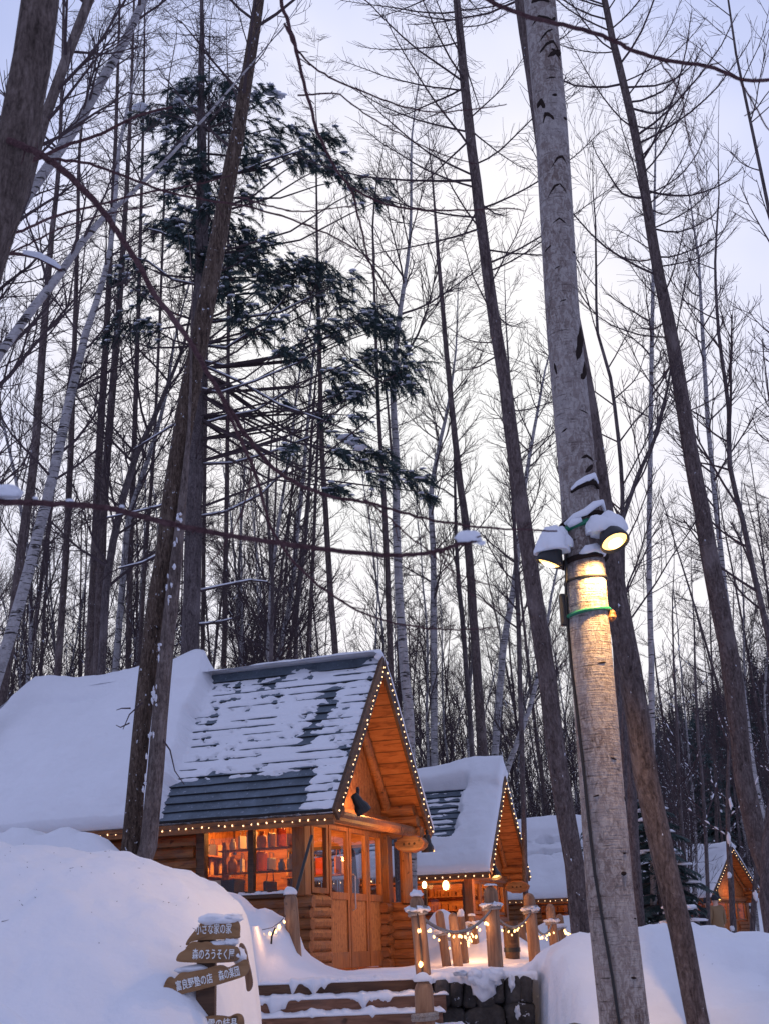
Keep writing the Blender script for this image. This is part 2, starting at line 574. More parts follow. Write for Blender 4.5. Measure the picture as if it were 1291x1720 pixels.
def ground_z(x, y):
    n = fbm(x * .8, y * .8) * .06 + fbm(x * 2.7, y * 2.7, 3) * .022
    deck = sstep(13.42, 13.52, y)
    z = -1.5 + 1.5 * deck
    n *= .35 + .65 * sstep(19, 24, y) if y > 13.3 else 1
    # bank to the right of the stone wall
    if x > X_WALL - .7:
        zc = interp(BANK_R, x * (12.3 / max(8.0, y)) ** .35 if y < 12.3 else x)
        if y < 12.3:
            zr = zc - .46 * (12.3 - y) - .02 * (12.3 - y) ** 2
        else:
            zr = lerp(zc, .02, sstep(12.6, 15.5, y))
        k = sstep(X_WALL - .05, X_WALL + .12, x + .05 * fbm(y * 3, 1.3))
        if y > 13.4:
            k = 1
            z = max(z, zr) if zr > .02 else z
        z = lerp(z, max(z, zr), k) if y <= 13.4 else z
    # left side: lumps and the bank against the cabin
    if x < X_STEP + .1 and y > 11:
        k = sstep(X_STEP + .05, X_STEP - .35, x)
        z = max(z, lerp(z, .05 + .1 * fbm(x, y), k * sstep(11.0, 13.4, y)))
        zl = interp(LUMP_L, x)
        z = max(z, lerp(-1.5, zl, sstep(12.0, 13.6, y) * (1 - sstep(14.4, 16.4, y))))
    if -3.2 < x < .2 and 13.42 < y < 17.8:
        zb = interp(WALL_B, x)
        kk = sstep(13.35, 15.7, y) * (1 - sstep(16.3, 17.2, y))
        z = max(z, zb * kk + n)
    # snow heaped on the far side of the path
    h = .62 * math.exp(-((x - 1.35) / .75) ** 2 - ((y - 21.5) / 1.3) ** 2) + .8 * math.exp(-((x - 3.6) / 1.3) ** 2 - ((y - 27) / 1.6) ** 2)
    h += .85 * math.exp(-((x - .75) / .5) ** 2 - ((y - 23.5) / 1.4) ** 2) + .9 * math.exp(-((x - 5.2) / 1.2) ** 2 - ((y - 30) / 2) ** 2)
    z += h
    # hill behind, higher to the right
    if y > 45:
        az = x / y
        hill = sstep(60, 260, y) * (8 + 34 * sstep(.06, .34, az)) + 2.5 * fbm(x * .02, y * .02) * sstep(60, 120, y)
        z += hill
    if y < 14 and x > 1.2: n = n * 1.8 + .09 * fbm(x * 1.3, y * 1.5, 17) + .03 * fbm(x * 4, y * 4, 19) + .008 * fbm(x * 10, y * 10, 5) - .07 * max(0, fbm(x * 2.1, y * 2.4, 22) - .2)
    return z + n

def axis(parts):
    out = []
    for a, b, s in parts:
        k = max(1, int(round((b - a) / s)))
        out += [a + (b - a) * i / k for i in range(k)]
    out.append(parts[-1][1])
    return out

gx = axis([(-400, -60, 20), (-60, -12, 2.5), (-12, -5, .4), (-5, 7, .085), (7, 14, .4), (14, 60, 2.5), (60, 400, 20)])
gy = axis([(-30, 4, 3), (4, 8, .4), (8, 17.6, .085), (17.6, 32, .3), (32, 70, 2), (70, 480, 10)])
g = MB()
g.grid([[(x, y, ground_z(x, y)) for x in gx] for y in gy])
tag(g.build('snow_ground', SNOW, smooth=True), kind='structure')

# big bank of piled snow on the left, close to the camera
MOUND_Y = 10.6
MOUND = edge_tab([(-500, 1440), (-150, 1418), (0, 1421), (100, 1424), (180, 1432), (250, 1445), (310, 1461), (355, 1482), (386, 1510), (403, 1540), (412, 1580), (419, 1640), (428, 1700), (440, 1900)], MOUND_Y)
def mound_z(x, y):
    d = y - MOUND_Y
    xs = x - .10 * fbm(y * 1.2, x * .6, 4) - .05 * max(0, -d)
    zc = interp(MOUND, xs)
    if d > 0:
        z = lerp(zc, -1.6, sstep(.25, 2.2, d))
    else:
        t = min(1, -d / 4.6)
        z = lerp(zc, -1.6, t ** 1.75)
    # lee hollow beside the signpost and soft lumps
    z += .085 * fbm(x * 1.1, y * 1.1, 7) + .04 * fbm(x * 2.9, y * 2.9, 2) + .008 * fbm(x * 11, y * 11, 5)
    z -= .05 * max(0, fbm(x * 1.9 + 4, y * 1.9, 21) - .25)
    return z
mb = MB()
mb.grid([[(x, y, mound_z(x, y)) for x in axis([(-7, -3.4, .12), (-3.4, -.85, .035)])] for y in axis([(5.6, 8, .07), (8, 11.4, .04), (11.4, 13.2, .12)])])
tag(mb.build('snow_bank', SNOW, smooth=True), kind='structure')

LOW = edge_tab([(-300, 1600), (-60, 1655), (0, 1683), (25, 1700), (48, 1722), (90, 1790)], 6.0)
mb = MB()
mb.grid([[(x, y, lerp(interp(LOW, x), -1.7, sstep(0, 1.0, abs(y - 6.0)) ) + .02 * fbm(x * 3, y * 3)) for x in axis([(-3.2, -1.3, .04)])] for y in axis([(4.8, 7.2, .05)])])
tag(mb.build('snow_bank', SNOW, smooth=True), kind='structure')

# ------------------------------------------------------------------ cabins
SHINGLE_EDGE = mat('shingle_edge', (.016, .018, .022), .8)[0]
YAW = math.radians(-20)

def log_row(mb, p0, p1, r, n=10, jit=.004, rng=random):
    p0, p1 = Vector(p0), Vector(p1)
    k = 5
    P = [p0.lerp(p1, i / k) + Vector((0, rng.uniform(-jit, jit), rng.uniform(-jit, jit))) for i in range(k + 1)]
    mb.tube(P, [r * rng.uniform(.95, 1.04)] * (k + 1), n)

def log_wall(mb, p0, p1, z0, z1, r, rng):
    n = max(1, int(round((z1 - z0) / (1.82 * r))))
    st = (z1 - z0) / n
    for i in range(n):
        z = z0 + st * (i + .5)
        e = rng.uniform(-.03, .03)
        a = Vector((p0[0], p0[1], z)); b = Vector((p1[0], p1[1], z))
        d = (b - a).normalized()
        log_row(mb, a - d * e, b + d * e, r, rng=rng)

def roof_frame(W, eave, rise):
    S = math.hypot(W / 2, rise)
    e = Vector((0, W / 2 / S, rise / S))
    n = Vector((0, -rise / S, W / 2 / S))
    return S, e, n

def build_roof(root, W, eave, rise, length, hip, rng, thick, far_thick, snow_res, row=.17, name='roof'):
    "stepped shingles on both slopes; x runs from 0 at the gable to -length"
    S, e, n = roof_frame(W, eave, rise)
    mb = MB()
    nrow = int(round(S / row))
    def xmin(s):
        return -(length + hip * (1 - s / S))
    for side in (0, 1):
        def PT(x, s, h):
            p = Vector((x, 0, eave)) + e * s + n * h
            return (p.x, p.y if side == 0 else W - p.y, p.z)
        nx = int(length / .22)
        for k in range(nrow):
            s0, s1 = S * k / nrow, S * (k + 1) / nrow
            lo, hi, ri = [], [], []
            for i in range(nx + 1):
                t = i / nx
                a = lerp(0, xmin(s0), t); b = lerp(0, xmin(s1), t)
                js = .010 * noise.noise(Vector((a * 2.1, k * 1.7, side)))
                jh = .008 * noise.noise(Vector((a * 1.3, k * 2.7, side + 5)))
                lo.append(PT(a, s0 + js, .045 + jh)); hi.append(PT(b, s1 + .02, .010))
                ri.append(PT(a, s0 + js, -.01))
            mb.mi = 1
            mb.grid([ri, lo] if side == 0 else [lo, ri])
            mb.mi = 0
            mb.grid([lo, hi] if side == 0 else [hi, lo])
    # ridge cap
    ymid = W / 2
    zr = eave + rise
    nrm = .09
    mb.grid([[(.01, ymid - nrm, zr - .055), (.01, ymid, zr + .065), (.01, ymid + nrm, zr - .055)],
             [(-length, ymid - nrm, zr - .055), (-length, ymid, zr + .065), (-length, ymid + nrm, zr - .055)]])
    if hip > 0:
        rows = []
        for i in range(7):
            s = S * i / 6
            z = eave + (e * s).z
            y0 = (e * s).y
            rows.append([(xmin(s), lerp(y0, W - y0, j / 6), z + .02) for j in range(7)])
        mb.grid(rows)
    mb.build(name, [SHINGLE, SHINGLE_EDGE], root)
    # underside boards
    mb = MB()
    for side in (0, 1):
        q = []
        for s in (0.0, S):
            for h in (-.075, -.03):
                p = Vector((0, 0, eave)) + e * s + n * h
                y = p.y if side == 0 else W - p.y
                q.append((y, p.z, s))
        xs = (0.0, )
        rows = []
        for x0 in (-.005, None):
            rows.append([(x0 if x0 is not None else xmin(s) + .02, y, z) for y, z, s in (q[0], q[1], q[3], q[2])])
        mb.grid(rows, close=True)
        b = len(mb.v)
        for r_ in rows:
            for p in r_: mb.v.append(p)
        mb.face(b, b + 1, b + 2, b + 3); mb.face(b + 7, b + 6, b + 5, b + 4)
    mb.build('soffit', BOARD_SOFFIT, root)
    # barge boards and eave fascia
    for side in (0, 1):
        mb = MB()
        rows = []
        for x0 in (.0, .045):
            r_ = []
            for s, h in ((-.02, -.15), (-.02, .05), (S + .02, .05), (S - .06, -.15)):
                p = Vector((x0, 0, eave)) + e * s + n * h
                r_.append((p.x, p.y if side == 0 else W - p.y, p.z))
            rows.append(r_)
        mb.grid(rows, close=True)
        b = len(mb.v)
        for r_ in rows:
            for p in r_: mb.v.append(p)
        mb.face(b, b + 1, b + 2, b + 3); mb.face(b + 7, b + 6, b + 5, b + 4)
        mb.build('bargeboard', WOOD_DARK, root)
    mb = MB()
    L2 = length + hip
    mb.box((-L2 / 2, .02, eave - .105), (L2, .05, .13))
    mb.build('fascia', WOOD_LOG, root)
    # snow: a sheet whose depth varies; where it is thinner than the shingles they show
    ns = int(S / snow_res * 1.7); nt = int((length + hip) / snow_res)
    for side, th in ((0, thick), (1, far_thick)):
        if th is None: continue
        if side == 1: ns //= 2; nt //= 2
        mb = MB()
        rows = []
        for j in range(-2, ns + 4):
            s = S * j / ns
            r_ = []
            for i in range(-2, nt + 3):
                t = i / nt
                x = lerp(.0, xmin(max(0, min(s, S))), t)
                h = th(-x, s, S)
                over = h > .12
                # sharp outer skirts
                if j == -2: h = -.06; ss = .0
                elif j == -1: h = h * .35; ss = -.05 if over else 0
                elif j >= ns + 1: ss = S + .0; h = h
                else: ss = s
                if i == -2: h = -.05; x = 0.0
                elif i == -1: h = h * .5; x = .05 if over else 0.0
                elif i == nt + 1: h = h * .5
                elif i == nt + 2: h = -.05
                p = Vector((x, 0, eave)) + e * min(ss, S) + n * h
                y = p.y
                if j > ns:      # roll over the ridge
                    y = W / 2 + .10 * (j - ns)
                    p.z = eave + rise + h * (.9 - .16 * (j - ns))
                elif s > S - .35 and h > 0:
                    k = (s - (S - .35)) / .35
                    y = lerp(y, W / 2 + (s - S) * e.y, k)
                    p.z = max(p.z, lerp(p.z, eave + rise + (s - S) * e.z + h, k))
                r_.append((p.x, y if side == 0 else W - y, p.z))
            rows.append(r_)
        if side == 1: rows = rows[::-1]
        mb.grid(rows)
        if hip > 0 and side == 0:
            rr = []
            for i in range(13):
                s = S * i / 12
                y0 = (e * s).y
                hh = .26 * math.sqrt(min(1, (i + .4) / 2.5))
                rr.append([(xmin(s) - .12 * math.sin(math.pi * j / 12) - .05, lerp(y0 - .15, W - y0 + .15, j / 12), eave + (e * s).z + hh * .85 + .03 * noise.noise(Vector((j * .4, i * .4, 3)))) for j in range(13)])
            mb.grid(rr)
        mb.build('roof_snow', SNOW, root, smooth=True)['kind'] = 'stuff'
    return S, e, n

def window(root, x0, x1, y, z0, z1, name='window', t=.05):
    "window in a wall running along x, at y; frame with its pane"
    mb = MB()
    for c, s in (((x0 + t / 2, y, (z0 + z1) / 2), (t, .09, z1 - z0)), ((x1 - t / 2, y, (z0 + z1) / 2), (t, .09, z1 - z0)),
                 (((x0 + x1) / 2, y, z0 + t / 2), (x1 - x0 - 2 * t, .086, t)), (((x0 + x1) / 2, y, z1 - t / 2), (x1 - x0 - 2 * t, .086, t))):
        mb.box(c, s, bev=.006)
    f = mb.build(name, WOOD_DARK, root)
    mb = MB()
    mb.grid([[(x0 + t, y + .01, z0 + t), (x1 - t, y + .01, z0 + t)], [(x0 + t, y + .01, z1 - t), (x1 - t, y + .01, z1 - t)]])
    mb.build('pane', GLASS, f)
    return f

def gable_wall(root, W, eave, rise, x, inset, zb, th=.05):
    "triangular boarded wall under the roof"
    S, e, n = roof_frame(W, eave, rise)
    mb = MB()
    def zt(y):
        return eave + (min(y, W - y)) * rise / (W / 2) - .10 / e.y * .9
    ys = [inset, W / 2, W - inset]
    for xx in (x, x - th):
        for y in ys: mb.v.append((xx, y, max(zb + .01, zt(y))))
        for y in ys: mb.v.append((xx, y, zb))
    mb.face(3, 4, 1, 0); mb.face(4, 5, 2, 1)
    mb.face(6, 7, 10, 9); mb.face(7, 8, 11, 10)
    mb.face(0, 1, 7, 6); mb.face(1, 2, 8, 7); mb.face(3, 9, 10, 4); mb.face(4, 10, 11, 5)
    return mb.build('gable_wall', BOARD_WALL, root)

def floodlight(root, loc, d, s=1.0, lit=False):
    "bracket and bullet-shaped housing, a fixed part of the cabin"
    loc = Vector(loc); d = Vector(d).normalized()
    mb = MB()
    q = d.to_track_quat('Z', 'Y').to_matrix()
    mb.tube([loc + Vector((-.02, .06, .16)) * s, loc + Vector((0, .02, .14)) * s, loc + Vector((0, 0, .05)) * s, loc], [.022 * s] * 4, 8)
    mb.lathe([(.0, -.10 * s), (.045 * s, -.09 * s), (.058 * s, -.03 * s), (.066 * s, .03 * s), (.095 * s, .085 * s), (.10 * s, .16 * s), (.088 * s, .16 * s), (.08 * s, .11 * s), (0, .10 * s)], loc, 16, q)
    f = mb.build('floodlight', BLACK, root, smooth=False)
    mb = MB()
    mb.lathe([(.078 * s, .118 * s), (.05 * s, .128 * s), (0, .132 * s)], loc, 16, q)
    mb.build('lens', LENS if lit else GLASS, f)
    return f

def string_lights(name, label, pts, step, mat_, group, r=.0098, cord_r=.004, drop=0.0, rng=random, off=Vector((0, 0, 0)), jit=.014):
    "a cord through world points with a bulb every step metres; bulbs share one mesh"
    base = pts[0]
    root = empty(name, base, 0, label, 'string lights', group)
    mb = MB()
    mb.tube([p - base for p in pts], [cord_r] * len(pts), 5)
    mb.build('cord', CORD, root)
    acc = step * .5
    proto = None
    for a, b in zip(pts, pts[1:]):
        L = (b - a).length
        while acc < L:
            p = a.lerp(b, acc / L) - base + Vector((rng.uniform(-jit, jit), rng.uniform(-jit, jit), -drop + rng.uniform(-jit, jit))) + off
            if proto is None:
                m2 = MB()
                m2.lathe([(0, -1.5 * r), (r * .7, -1.1 * r), (r, -.2 * r), (r * .75, .7 * r), (.4 * r, 1.2 * r), (0, 1.3 * r)], n=8)
                proto = m2.build('bulb', mat_, root, smooth=True, loc=p)
            else:
                c = clone(proto, root); c.location = p; k_ = rng.uniform(.7, 1.2); c.scale = (k_, k_, k_); c.rotation_euler = (rng.uniform(-.5, .5), rng.uniform(-.5, .5), 0)
            acc += step * rng.uniform(.9, 1.1)
        acc -= L
    return root

# ---- the main cabin ------------------------------------------------
rngc = random.Random(5)
WM = 4.0
TIP = at(560, 1362, 17.0)
EAVE = TIP.z
YR = 17.0 + math.cos(YAW) * WM / 2
RISE = at(642, 1108, YR).z - EAVE
main = empty('log_cabin', (TIP.x, TIP.y, 0), YAW, 'large log cabin with half bare shingle roof, glazed door and lit shop window', 'cabin')
MAINM = Matrix.Translation((TIP.x, TIP.y, 0)) @ Matrix.Rotation(YAW, 4, 'Z')
def mw(x, y, z):
    return MAINM @ Vector((x, y, z))
EV = EAVE - .05
LR, HIP = 6.3, 1.7

def thick_main(l, s, S):
    nb = .30 * fbm(s * 1.1, 4.2) + .07 * fbm(s * 6, 1.7)
    edge = lerp(2.62, 2.85, sstep(0, S, s)) + nb * .5
    # sloping edge of the deep snow at the bottom right
    if s < 1.0: edge += (1.0 - s) * .06 + .12 * fbm(s * 5, 9.7)
    f = fbm(l * 1.3, s * 1.3, 2)
    f2 = fbm(l * 5, s * 7, 5)
    deep = .30 + .05 * f + .012 * fbm(l * 2.6, s * 2.6, 8)
    if s < .35: deep *= .62 + .38 * math.sqrt(max(0, s + .02) / .37)
    if S - s < .5: deep += .10 * (1 - (S - s) / .5) * (.6 + .5 * math.sin(l * 1.9 + 1.2))
    deep -= .15 * math.exp(-((l - 5.3) / .7) ** 2 - ((s - (S - .42)) / .12) ** 2)
    deep += .14 * math.exp(-((l - 3.15) / .28) ** 2) * sstep(S - .55, S - .05, s)
    deep += .03 * fbm(l * .8, s * 2.2, 61) - .03 * max(0, fbm(l * 2.2, s * 3, 62) - .1)
    k = sstep(edge - .03, edge + .16, l)
    fr = (s / (S / int(round(S / .17)))) % 1.0
    ln = math.exp(-((fr - .02) / .13) ** 2) + math.exp(-((fr - 1.02) / .13) ** 2)
    thin = .066 + .010 * f2 + .010 * f - ln * (.012 + .034 * sstep(-.25, .35, fbm(l * 1.4, math.floor(s / .17) * 1.37, 13)))
    # bare bands
    band = 1 - sstep(.72, .86, s + .12 * fbm(l * 2.2, 1.1) + .05 * f2)
    band *= sstep(.38, .55, l + .15 * fbm(s * 4, 3.1))
    thin -= band * .075
    top = sstep(S - .40, S - .06, s + .34 * fbm(l * 1.9, s * 3 + 7.7))
    thin -= top * .030 * (1 - sstep(.0, .25, .30 - l))
    # a bare streak running down near the gable
    sx = lerp(.85, .55, (s - .8) / 2.4) + .16 * fbm(s * 2.3, 5.5)
    st = math.exp(-((l - sx) / .125) ** 2) * sstep(1.15, 1.5, s) * (1 - sstep(2.5, 2.8, s)) * sstep(-.05, .22, fbm(l * 2, s * 2.1, 11) + .12)
    thin -= st * .07
    thin -= .05 * sstep(.34, .5, f2 + .6 * f)
    if l < .05: thin -= .012
    return lerp(thin, deep, k)

def far_main(l, s, S):
    return .16 + .05 * fbm(l, s, 20)

build_roof(main, WM, EAVE, RISE, LR, HIP, rngc, thick_main, far_main, .036)
XG = -.62          # plane of the gable wall
YN, YF = .45, WM - .45
lg = MB()
log_wall(lg, (XG - 1.66, YN, 0), (-(LR + HIP - .5), YN, 0), 0.0, EV + .06, .085, rngc)
lg.build('log_wall', WOOD_LOG, main)
lg = MB()
log_wall(lg, (XG + .10, YN, 0), (XG - 1.68, YN, 0), -.02, .98, .083, rngc)      # below the shop window, ends crossing the corner
lg.build('log_wall', WOOD_LOG, main)
lg = MB()
log_wall(lg, (XG, YN + .02, 0), (XG, 1.20, 0), -.02, 1.0, .083, rngc)
lg.build('log_wall', WOOD_LOG, main)
lg = MB()
log_wall(lg, (XG - .05, YF, 0), (XG + .50, YF + .02, 0), -.02, .95, .08, rngc)
for i in range(6):
    z = .06 + i * .162
    lg.tube([Vector((XG + .06, YF - .30, z)), Vector((XG + .06, YF + .25, z))], [.075, .075], 10)
lg.build('log_wall', WOOD_LOG, main)
# purlins under the far roof and tie beams over the door
for i, z in enumerate((EV + .36, EV + .19, EV + .02)):
    pl = MB()
    log_row(pl, (XG - .1, YF - .02 + .03 * i, z), (-.10 + .05 * i, YF - .02 + .03 * i, z), .088, 12, .002, rngc)
    pl.build('purlin', WOOD_LOG, main)
pl = MB()
log_row(pl, (XG - .1, YN, EV + .10), (-.05, YN, EV + .10), .085, 12, .002, rngc)
pl.build('purlin', WOOD_LOG, main)
tb = MB()
log_row(tb, (-.16, .16, EV + .03), (-.16, YF + .1, EV + .03), .085, 12, .002, rngc)
tb.build('tie_beam', WOOD_LOG, main)
tb = MB()
log_row(tb, (XG + .05, .40, EV + .20), (XG + .05, YF + .1, EV + .20), .09, 12, .002, rngc)
tb.build('tie_beam', WOOD_LOG, main)
gable_wall(main, WM, EAVE, RISE, XG, .32, EV + .20)
S_, e_, n_ = roof_frame(WM, EAVE, RISE)
for side in (0, 1):
    rf = MB()
    P = []
    for s in (.3, S_ - .05):
        p = Vector((XG + .07, 0, EAVE)) + e_ * s + n_ * (-.16)
        P.append(Vector((p.x, p.y if side == 0 else WM - p.y, p.z)))
    rf.tube(P, [.075, .075], 10)
    rf.build('rafter', WOOD_LOG, main)
# corner posts
for px_, py_, s_ in ((XG - .06, YN + .02, .19), (XG, YF - .05, .20)):
    pm = MB()
    pm.box((px_, py_, (EV + .0 + .0) / 2 + (.0 if s_ == .2 else .49)), (s_, s_, EV - .0 if s_ == .2 else EV - .98), bev=.02)
    pm.build('corner_post', WOOD_UP, main)
# log post outside the door, on the stub wall
pm = MB()
pm.tube([Vector((XG + .34, YF, .93)), Vector((XG + .34, YF, EV - .2))], [.10, .095], 14)
pm.build('corner_post', WOOD_UP, main)
# shop windows
wz0, wz1 = 1.03, EV - .005
xm = XG - .80
window(main, XG - .17, xm + .01, YN, wz0, wz1)
window(main, xm - .01, XG - 1.52, YN, wz0, wz1)
ws = MB()
ws.box((XG - .85, YN - .03, wz0 - .03), (1.45, .16, .05), bev=.01)
ws.build('window_sill', WOOD_DARK, main)
ws = MB()
for i in range(9):
    ws.blob((XG - .25 - i * .085, YN - .05, wz0 + .0), (.08, .05, .035 + .012 * math.sin(i * 1.7)), i, 8, 6, .3, -.1)
ws.build('sill_snow', SNOW_FINE, main, smooth=True)
wl_ = MB()
wl_.box((XG - .87, YN, EV + .05), (1.66, .12, .10), bev=.008)
wl_.box((XG - 1.58, YN, (wz0 + wz1) / 2), (.13, .12, wz1 - wz0), bev=.008)
wl_.build('lintel', WOOD_DARK, main)

# glazed door front along the gable wall, made in y
def y_panel(parent, y0, y1, z0, z1, x, t=.075, wood_to=None, name='door', m=WOOD_UP):
    mb = MB()
    mb.box((x, y0 + t / 2, (z0 + z1) / 2), (.06, t, z1 - z0), bev=.006)
    mb.box((x, y1 - t / 2, (z0 + z1) / 2), (.06, t, z1 - z0), bev=.006)
    mb.box((x, (y0 + y1) / 2, z1 - t / 2), (.056, y1 - y0 - 2 * t, t), bev=.004)
    if wood_to:
        mb.box((x, (y0 + y1) / 2, wood_to - .05), (.056, y1 - y0 - 2 * t, .10), bev=.004)
        mb.box((x, (y0 + y1) / 2, z0 + .11), (.056, y1 - y0 - 2 * t, .22), bev=.004)
    else:
        mb.box((x, (y0 + y1) / 2, z0 + t / 2), (.056, y1 - y0 - 2 * t, t), bev=.004)
    d = mb.build(name, m, parent)
    if wood_to:
        mb = MB()
        mb.box((x - .008, (y0 + y1) / 2, (z0 + .2 + wood_to - .08) / 2), (.03, y1 - y0 - 1.6 * t, wood_to - .28 - z0))
        mb.build('panel', BOARD_DOOR, d)
    mb = MB()
    zz = wood_to if wood_to else z0 + t
    mb.grid([[(x, y0 + t, zz), (x, y1 - t, zz)], [(x, y0 + t, z1 - t), (x, y1 - t, z1 - t)]])
    mb.build('pane', GLASS, d)
    return d
DZ1 = EV + .02
y_panel(main, .62, 1.20, 1.03, DZ1, XG, name='window')
d1 = y_panel(main, 1.24, 1.98, .03, DZ1, XG, wood_to=1.06)
d2 = y_panel(main, 2.0, 2.72, .03, DZ1, XG, wood_to=1.06)
y_panel(main, 2.74, 3.36, .03, DZ1, XG, wood_to=1.06, name='door_side_panel')
mb = MB()
mb.tube([Vector((XG + .045, 2.05, .82)), Vector((XG + .085, 2.05, .84)), Vector((XG + .085, 2.05, 1.30)), Vector((XG + .045, 2.05, 1.32))], [.012] * 4, 8)
mb.build('handle', METAL, d2)
mb = MB()
mb.box((XG, 2.0, EV + .075), (.13, 2.9, .10), bev=.01)
mb.box((XG + .01, 1.215, .5), (.10, .06, 1.0), bev=.006)
mb.build('door_frame', WOOD_UP, main)
# the room behind the glass
XB = -3.3
rm = MB()
rm.box(((XG + XB) / 2, WM / 2, .0), (XG - XB, YF - YN, .03))
rm.box((XB, WM / 2, 1.15), (.05, YF - YN - .1, 2.3))
rm.box(((XG + XB) / 2, YF, .5), (XG - XB - .1, .06, .95))
rm.box(((XG + XB) / 2, YF, 2.07), (XG - XB - .1, .06, .42))
rm.box((-2.75, YF, 1.4), (.95, .06, .95))
rm.box(((XG + XB) / 2 - .03, WM / 2, 2.32), (XG - XB - .1, YF - YN - .1, .04))
rm.build('interior', BOARD_WALL, main)
window(main, -1.0, -2.25, YF, .98, 1.86)
fx = MB()
for z in (.78, 1.10, 1.42, 1.72):
    fx.box((XB + .2, WM / 2, z), (.30, 2.6, .025))
fx.box((XB + .2, .75, 1.2), (.3, .03, 1.2)); fx.box((XB + .2, 3.25, 1.2), (.3, .03, 1.2))
fx.box((-1.75, 2.6, .84), (1.3, .5, .03)); fx.box((-2.3, 2.6, .42), (.05, .45, .82)); fx.box((-1.2, 2.6, .42), (.05, .45, .82))
fx.box((-1.7, YF - .18, 1.40), (1.2, .2, .025))
fx.box((-1.9, .78, .80), (1.5, .35, .03)); fx.box((-1.9, .9, .4), (1.4, .04, .78))
fx.box((-1.55, 1.02, 1.36), (1.3, .18, .022)); fx.box((-1.55, 1.02, 1.68), (1.3, .18, .022)); fx.box((-.98, 1.02, 1.3), (.03, .18, 1.0)); fx.box((-2.12, 1.02, 1.3), (.03, .18, 1.0))
fx.build('shop_fittings', WOOD_UP, main)
GOODS = [plain('craft_red', (.42, .06, .03)), plain('craft_tan', (.48, .26, .10)), plain('craft_dark', (.05, .04, .05)),
         plain('craft_cream', (.55, .45, .32)), plain('craft_grey', (.18, .18, .21)), plain('craft_orange', (.5, .17, .04))]
rg = random.Random(31)
gi = 0
def craft(x, y, z, kind, m, s, where):
    global gi
    mb = MB()
    if kind == 0:
        mb.lathe([(0, 0), (.05 * s, 0), (.062 * s, .05 * s), (.055 * s, .12 * s), (.03 * s, .15 * s), (.034 * s, .18 * s), (0, .18 * s)], n=10)
        nm, lb = 'jar', 'small craft jar'
    elif kind == 1:
        mb.box((0, 0, .09 * s), (.12 * s, .10 * s, .18 * s), bev=.008); mb.box((.0, 0, .185 * s), (.13 * s, .11 * s, .02 * s))
        nm, lb = 'gift_box', 'small lidded gift box'
    else:
        mb.box((0, 0, .10 * s), (.03, .17 * s, .20 * s), bev=.01); mb.tube([Vector((0, -.05 * s, .20 * s)), Vector((0, -.04 * s, .28 * s)), Vector((0, .04 * s, .28 * s)), Vector((0, .05 * s, .20 * s))], [.006] * 4, 5)
        nm, lb = 'craft_bag', 'small cloth bag with a handle'
    o = mb.build(nm, m)
    o.matrix_world = MAINM @ Matrix.Translation((x, y, z)) @ Matrix.Rotation(rg.uniform(-.4, .4), 4, 'Z')
    tag(o, '%s %s' % (lb, where), nm.replace('_', ' '), 'crafts for sale inside the large cabin')
for z in (.795, 1.115, 1.435, 1.735):
    for k in range(9):
        y = .95 + k * .25 + rg.uniform(-.05, .05)
        kd = rg.choice((0, 1, 2))
        craft(XB + .22, y, z, kd, rg.choice(GOODS), rg.uniform(.8, 1.2), 'on the back shelves of the large cabin')
for k in range(8):
    craft(-1.2 - k * .14, YF - .18, 1.415, 2 if k % 3 else 1, GOODS[(1, 5, 0, 0, 1, 3, 5, 1)[k]], 1.15 + .2 * (k % 2), 'on the shelf across the far window')
for k in range(7):
    craft(-1.3 - k * .2, .78, .82, rg.choice((0, 1, 2)), rg.choice(GOODS), rg.uniform(1.2, 2.4), 'on the counter behind the shop window')
for k in range(5):
    craft(-1.3 - k * .22, 2.6, .86, rg.choice((0, 1, 2)), rg.choice(GOODS), rg.uniform(.9, 1.4), 'on the table inside the glazed door')
for z in (1.375, 1.695):
    for k in range(7):
        craft(-1.08 - k * .155, 1.02, z, rg.choice((0, 1, 2, 2)), rg.choice(GOODS), rg.uniform(.8, 1.35), 'on the open rack close behind the shop window')
lamp('ceiling_lamp_light', (-1.35, 1.6, 2.15), 85, size=.07, parent=main)
lamp('ceiling_lamp_light', (-2.5, 2.2, 2.12), 85, size=.07, parent=main)
for px_, py_ in ((-1.35, 1.6), (-2.5, 2.2)):
    mb = MB()
    mb.tube([Vector((px_, py_, 2.30)), Vector((px_, py_, 2.24))], [.006, .006], 6)
    mb.lathe([(.012, 2.25), (.05, 2.235), (.075, 2.21), (.07, 2.208), (.012, 2.24)], (px_, py_, 0), 12)
    l_ = mb.build('ceiling_lamp', METAL, main)
# flood lamps fixed to the gable; the far one lights the boards and the hanging log
f1 = floodlight(main, MAINM.inverted() @ at(601, 1345, 17.45), (.35, .45, -.85), 1.1)
f2 = floodlight(main, (.05, YF + .12, EV - .12), (.0, .1, -1), 1.05)
lamp('floodlight_light', (.16, YF + .22, EV - .30), 7, size=.05, parent=main)
lamp('gable_fill_light', (-.22, 1.9, EV + .35), 26, size=.06, parent=main)  # added fill that warms the gable underside; no lamp fixture hangs here
lamp('gable_fill_light', (.25, 2.2, EV - .35), 26, size=.08, parent=main)  # second added fill, in front of the gable, also without a fixture

